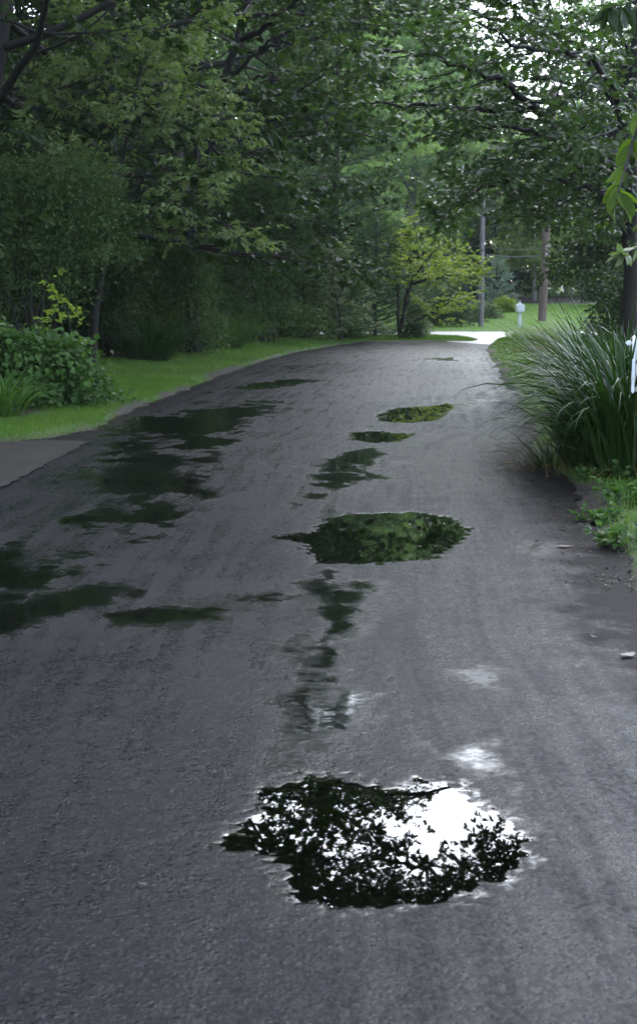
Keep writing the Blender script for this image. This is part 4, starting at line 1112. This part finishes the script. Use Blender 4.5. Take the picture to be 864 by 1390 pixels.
# an overhanging branch of the roadside tree, mirrored in the nearest puddle
def roadside_tree():
    rng = np.random.default_rng(141); wd = Wood(); lv = Leaves()
    base = (6.4, 17.5, gz(6.4, 17.5) - .05); b = np.array(base)
    def path(P, r0, r1, sides=8, wob=.03):
        P = np.asarray(P, float); t = np.linspace(0, 1, len(P)); tt = np.linspace(0, 1, len(P) * 4)
        Q = np.stack([np.interp(tt, t, P[:, i]) for i in range(3)], 1)
        Q[1:-1] += rng.normal(0, wob, (len(Q) - 2, 3)); wd.tube(Q, np.linspace(r0, r1, len(Q)), sides); return Q
    path([(0, 0, -.3), (.1, 0, 3), (0, .1, 6), (-.2, 0, 9), (-.1, 0, 12)], .2, .06, 10)
    def limb(P, r0, n, sl=.85):
        Q = path(np.array(P) - b, r0, r0 * .2)
        limb_spray(wd, lv, rng, Q, r0 * .7, 1, n, sl, 7, .30, 13, (.078, .04), .5, .15, t0=.28, plane=.4)
    limb([(6.3, 17.5, 4.7), (4.8, 17, 5.3), (3.4, 16.7, 5.7), (2.0, 16.5, 5.85), (.8, 16.3, 5.8), (-.3, 16.2, 5.7), (-1.2, 16, 5.5)], .055, 34)
    limb([(6.3, 17.5, 5), (5, 17.8, 6.0), (3.6, 18, 6.6), (2.2, 18.2, 6.9), (1.0, 18.3, 6.9), (0, 18.4, 6.7)], .055, 28)
    limb([(6.3, 17.5, 4.6), (5, 16.8, 5.2), (4, 16.4, 5.4), (3, 16.2, 5.5), (2.0, 16, 5.45)], .05, 26)
    limb([(3.0, 16.2, 5.5), (2.6, 15.4, 5.3), (2.1, 14.8, 5.0), (1.7, 14.3, 4.75)], .03, 22)
    limb([(4, 16.4, 5.4), (3.3, 15.4, 5.1), (2.7, 14.8, 4.85)], .03, 16)
    limb([(2.0, 16.5, 5.85), (1.2, 15.9, 5.8), (.4, 15.2, 5.5), (-.2, 14.7, 5.2)], .04, 20)
    limb([(3.4, 16.7, 5.7), (2.2, 15.6, 5.6), (1.2, 14.8, 5.4), (.7, 14.2, 5.2)], .04, 18)
    limb([(6.2, 17.5, 8.5), (5.2, 18, 10.2), (4.0, 18.4, 11.2), (2.6, 18.8, 11.8)], .07, 14)
    limb([(6.3, 17.5, 7.5), (7.6, 17, 8.8), (9, 16.6, 9.6)], .07, 12)
    limb([(6.2, 17.5, 9), (6.6, 18.5, 10.6), (7.3, 19.8, 11.6)], .06, 12)
    limb([(6.3, 17.5, 6.0), (6.8, 16, 7.4), (6.6, 14.4, 8.4), (5.6, 13, 9.0)], .06, 12)
    limb([(2.0, 16.5, 5.85), (1.4, 16.4, 5.5), (.9, 16.3, 5.35), (.2, 16.2, 5.25), (-.4, 16, 5.1)], .03, 24)
    limb([(6.3, 17.5, 7), (5.6, 18.6, 8.6), (4.6, 19.6, 9.6), (3.4, 20.4, 10.0)], .06, 22, 1.2)  # from here to the last limb: out of view, added to darken the road
    limb([(6.3, 17.5, 8), (6.9, 19, 9.8), (7.0, 20.8, 11.0), (6.4, 22.4, 11.6)], .06, 22, 1.3)
    limb([(6.3, 17.5, 5.4), (7.4, 18.4, 6.6), (8.4, 19.6, 7.4), (9.2, 20.8, 7.8)], .06, 22, 1.3)
    limb([(6.3, 17.5, 5.2), (5.6, 19, 6.4), (5.0, 20.6, 7.6), (4.6, 22, 8.4)], .05, 20, 1.2)
    limb([(6.2, 17.5, 9.5), (5.0, 17, 11.2), (3.6, 16.6, 12.2), (2.4, 16.4, 12.6)], .06, 22, 1.3)
    t = thing('roadside_tree', 'tree right of the road whose leafy limbs show mirrored in the nearest puddle', 'tree', base)
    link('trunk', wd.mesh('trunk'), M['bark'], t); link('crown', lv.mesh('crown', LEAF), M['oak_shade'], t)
roadside_tree()

# twigs close to the camera at the right edge
def near_branch(name, label, start, pts, leaf, mat, seed, n_leaf, shape=BROAD, droop=.7):
    rng = np.random.default_rng(seed); wd = Wood(); lv = Leaves(); b = np.array(start)
    Q = np.array(pts) - b
    t = np.linspace(0, 1, len(Q)); tt = np.linspace(0, 1, 16)
    Q = np.stack([np.interp(tt, t, Q[:, i]) for i in range(3)], 1)
    wd.tube(Q, np.linspace(.012, .003, 16), 6)
    twig_leaves(lv, rng, Q, n_leaf, leaf[0], leaf[1], droop, .8, .45, .7)
    o = thing(name, label, 'branch', start)
    link('twig', wd.mesh('twig'), M['bark'], o); link('foliage', lv.mesh('foliage', shape), M[mat], o)
s = pd(893, 120, 6.2)
near_branch('leafy_branch', 'close branch with big yellow green hanging leaves at the right frame edge', s, [s, pd(873, 150, 6.1), pd(858, 190, 6), pd(846, 235, 5.9), pd(838, 262, 5.8)], (.13, .058), 'near', 151, 28)
s = pd(905, -30, 9.2)
near_branch('leafy_branch', 'dark hanging twig with pointed leaves in the top right corner', s, [s, pd(880, -8, 9), pd(850, 5, 8.8), pd(822, 12, 8.6)], (.19, .07), 'shrub_dark', 152, 26)
s = pd(900, 318, 10)
near_branch('leafy_branch', 'small pale twig of soft leaves in front of the oak trunk', s, [s, pd(880, 330, 9.8), pd(860, 338, 9.6), pd(842, 346, 9.4)], (.12, .06), 'shrub_pale', 153, 20, droop=.1)
s = pd(900, 280, 7.6)
near_branch('leafy_branch', 'lower close sprig of pointed green leaves under the big yellow green ones', s, [s, pd(884, 288, 7.4), pd(868, 300, 7.3)], (.12, .05), 'near', 154, 8, droop=.3)

# weeds on the near right verge
def weed_mesh(seed, n, r, h, leaf):
    rng = np.random.default_rng(seed); lv = Leaves(); wd = Wood()
    for k in range(n):
        a = rng.uniform(0, 2 * PI); q = r * math.sqrt(rng.uniform(0, 1)) * .6
        st = grow(rng, (q * math.cos(a), q * math.sin(a), -.01), (math.cos(a) * .5, math.sin(a) * .5, 1), h * rng.uniform(.5, 1.1), 4, -.05, .15)
        wd.tube(st, np.linspace(.003, .0015, 5), 4)
        twig_leaves(lv, rng, st, 8, leaf[0], leaf[1], .1, 1.0, .5)
    return wd.mesh('stems'), lv.mesh('foliage', BROAD)
WG = 'low weeds on the near right verge'
ww, wl = weed_mesh(161, 26, .22, .16, (.055, .034))
wlist = [('low bright green weed on bare soil, lowest at the right frame edge', (852, 742)), ('low leafy weed on the dirt shoulder beneath the arching grass', (812, 706)),
         ('leafy weed at the right frame edge, under the tall grass', (858, 690)), ('small weed tuft at the foot of the big arching grass', (800, 655)), ('leafy weed farthest right below the mailbox', (856, 655))]
first = None
for k, (lb, p) in enumerate(wlist):
    x, y = gp(*p); z = gz(x, y)
    if first is None:
        first = place_plant('weed', lb, 'weed', ww, wl, M['bark'], M['vine'], (x, y, z), 0, WG, 1.0, 'stems', 'foliage')
    else:
        copy_thing(first, lb, (x, y, z), k * 1.7, (1.0, .8, 1.15, .7, 1.0)[k], WG)

# leaf litter on the shoulder, one mass
def litter():
    rng = np.random.default_rng(171); n = 2600
    y = rng.uniform(7, 14, n); x = xr(y) + rng.normal(.05, .35, n)
    y2 = rng.uniform(14, 30, 900); x2 = xl(y2) + rng.normal(.03, .12, 900)
    y3 = rng.uniform(13, 30, 1500); x3 = xl(y3) + rng.normal(.02, .13, 1500)
    X = np.concatenate([x, x2, x3]); Y = np.concatenate([y, y2, y3]); k = len(X)
    Z = np.maximum(H(X, Y), .0) + .006
    az = rng.uniform(0, 2 * PI, k); D = np.stack([np.cos(az), np.sin(az), rng.normal(0, .15, k)], 1)
    N = UP + rng.normal(0, .25, (k, 3)); L = rng.uniform(.008, .03, k)
    o = link('leaf_litter', leaves_mesh('leaf_litter', np.stack([X, Y, Z], 1), D, N, L, L * .6, rng.uniform(0, 1, k), LEAF),
             leaf_mat('litter', (.012, .009, .006), (.035, .024, .015), (.10, .075, .04), .6, .05))
    o['kind'] = 'stuff'; o['label'] = 'brown crumbs of leaf litter and grit along the road edges'
litter()

def fallen_leaf(label, px, py, L, W, mat, rz, seed):
    rng = np.random.default_rng(seed); nu, nv = 14, 7
    u = np.linspace(0, 1, nu); V = []
    prof = np.sin(PI * u ** .8) ** .8 * (1 + .12 * np.sin(u * 21))
    X = np.repeat((u * L - L / 2)[:, None], nv, 1); s = np.linspace(-.5, .5, nv)[None]
    Y = s * W * prof[:, None]; Z = .004 + .18 * np.abs(s) ** 1.3 * W * prof[:, None] * (1 + .5 * np.sin(u * 6 + seed))[:, None] + (u[:, None] - .5) ** 2 * .03
    o = link('fallen_leaf', grid_mesh('fallen_leaf', X, Y, Z + 0 * X), M[mat])
    x, y = gp(px, py); o.location = (x, y, .002); o.rotation_euler = (0, 0, rz); tag(o, label, 'leaf')
fallen_leaf('pale tan fallen leaf on the asphalt beside the small wet spot', 765, 743, .115, .055, 'dead', .1, 1)
fallen_leaf('curled olive brown fallen leaf on the asphalt at the right frame edge', 852, 891, .085, .05, 'dead2', .7, 2)
fallen_leaf('tiny pale leaf scrap on the wet asphalt left of the nearest puddle', 196, 1203, .016, .010, 'dead', .4, 3)
fallen_leaf('small reddish leaf scrap on the asphalt under the olive leaf', 806, 866, .04, .012, 'twig', -.6, 4)

# ------------------------------------------------------------------ light, air, camera
SUN_EL, SUN_AZ = 42, 8      # azimuth clockwise from +Y
w = bpy.data.worlds.new('World'); C.world = w; w.use_nodes = True
N = w.node_tree.nodes; K = w.node_tree.links; N.clear()
wo = N.new('ShaderNodeOutputWorld'); bg = N.new('ShaderNodeBackground'); sk = N.new('ShaderNodeTexSky')
sk.sky_type = 'NISHITA'; sk.sun_disc = False; sk.sun_elevation = R(SUN_EL); sk.sun_rotation = R(SUN_AZ); sk.dust_density = 1.2; sk.air_density = 1.0
hs = N.new('ShaderNodeHueSaturation'); hs.inputs['Saturation'].default_value = .6
cool = N.new('ShaderNodeMix'); cool.data_type = 'RGBA'; cool.blend_type = 'MULTIPLY'; cool.inputs[0].default_value = 1; cool.inputs[7].default_value = (.95, 1.0, 1.085, 1)
K.new(sk.outputs[0], hs.inputs['Color']); K.new(hs.outputs[0], cool.inputs[6]); K.new(cool.outputs[2], bg.inputs['Color'])
bg.inputs['Strength'].default_value = .15
K.new(bg.outputs[0], wo.inputs['Surface'])
sl_ = bpy.data.lights.new('sun', 'SUN'); sl_.energy = 0.5; sl_.angle = R(60); sl_.color = (.95, .98, 1)
so = bpy.data.objects.new('sun', sl_); COL.objects.link(so)
d = Vector((math.sin(R(SUN_AZ)) * math.cos(R(SUN_EL)), math.cos(R(SUN_AZ)) * math.cos(R(SUN_EL)), math.sin(R(SUN_EL))))
so.rotation_euler = d.to_track_quat('Z', 'Y').to_euler()

HAZE = 0.0002
if HAZE > 0:
    def hz(bm):
        import bmesh
        bmesh.ops.create_cube(bm, size=1); bmesh.ops.scale(bm, vec=(2000, 1100, 40), verts=bm.verts); bmesh.ops.translate(bm, vec=(0, 400, 18), verts=bm.verts)
    m, nt, Nn, Kk = new_mat('thin damp air'); out = Nn.new('ShaderNodeOutputMaterial'); v = Nn.new('ShaderNodeVolumePrincipled')
    v.inputs['Density'].default_value = HAZE; v.inputs['Color'].default_value = (.9, .93, .95, 1); Kk.new(v.outputs[0], out.inputs['Volume'])
    o = bm_obj('haze', hz, m); o['kind'] = 'stuff'

cam = bpy.data.cameras.new('camera'); co = bpy.data.objects.new('camera', cam); COL.objects.link(co)
co.location = (0, 0, CH); co.rotation_euler = (R(90) - PITCH, 0, 0)
cam.sensor_fit = 'VERTICAL'; cam.sensor_height = 36; cam.sensor_width = 24
cam.lens = FPX / 1390 * 36; cam.shift_y = -45 / 1390; cam.clip_end = 3000
cam.dof.use_dof = True; cam.dof.focus_distance = 10.5; cam.dof.aperture_fstop = 8
C.camera = co
C.view_settings.view_transform = 'Standard'; C.view_settings.look = 'None'
C.view_settings.exposure = 2.58; C.view_settings.gamma = 1; C.view_settings.use_curve_mapping = False
C.render.engine = 'CYCLES'
C.cycles.use_denoising = True
C.cycles.max_bounces = 6; C.cycles.diffuse_bounces = 3; C.cycles.glossy_bounces = 3; C.cycles.transparent_max_bounces = 8
C.cycles.sample_clamp_indirect = 6
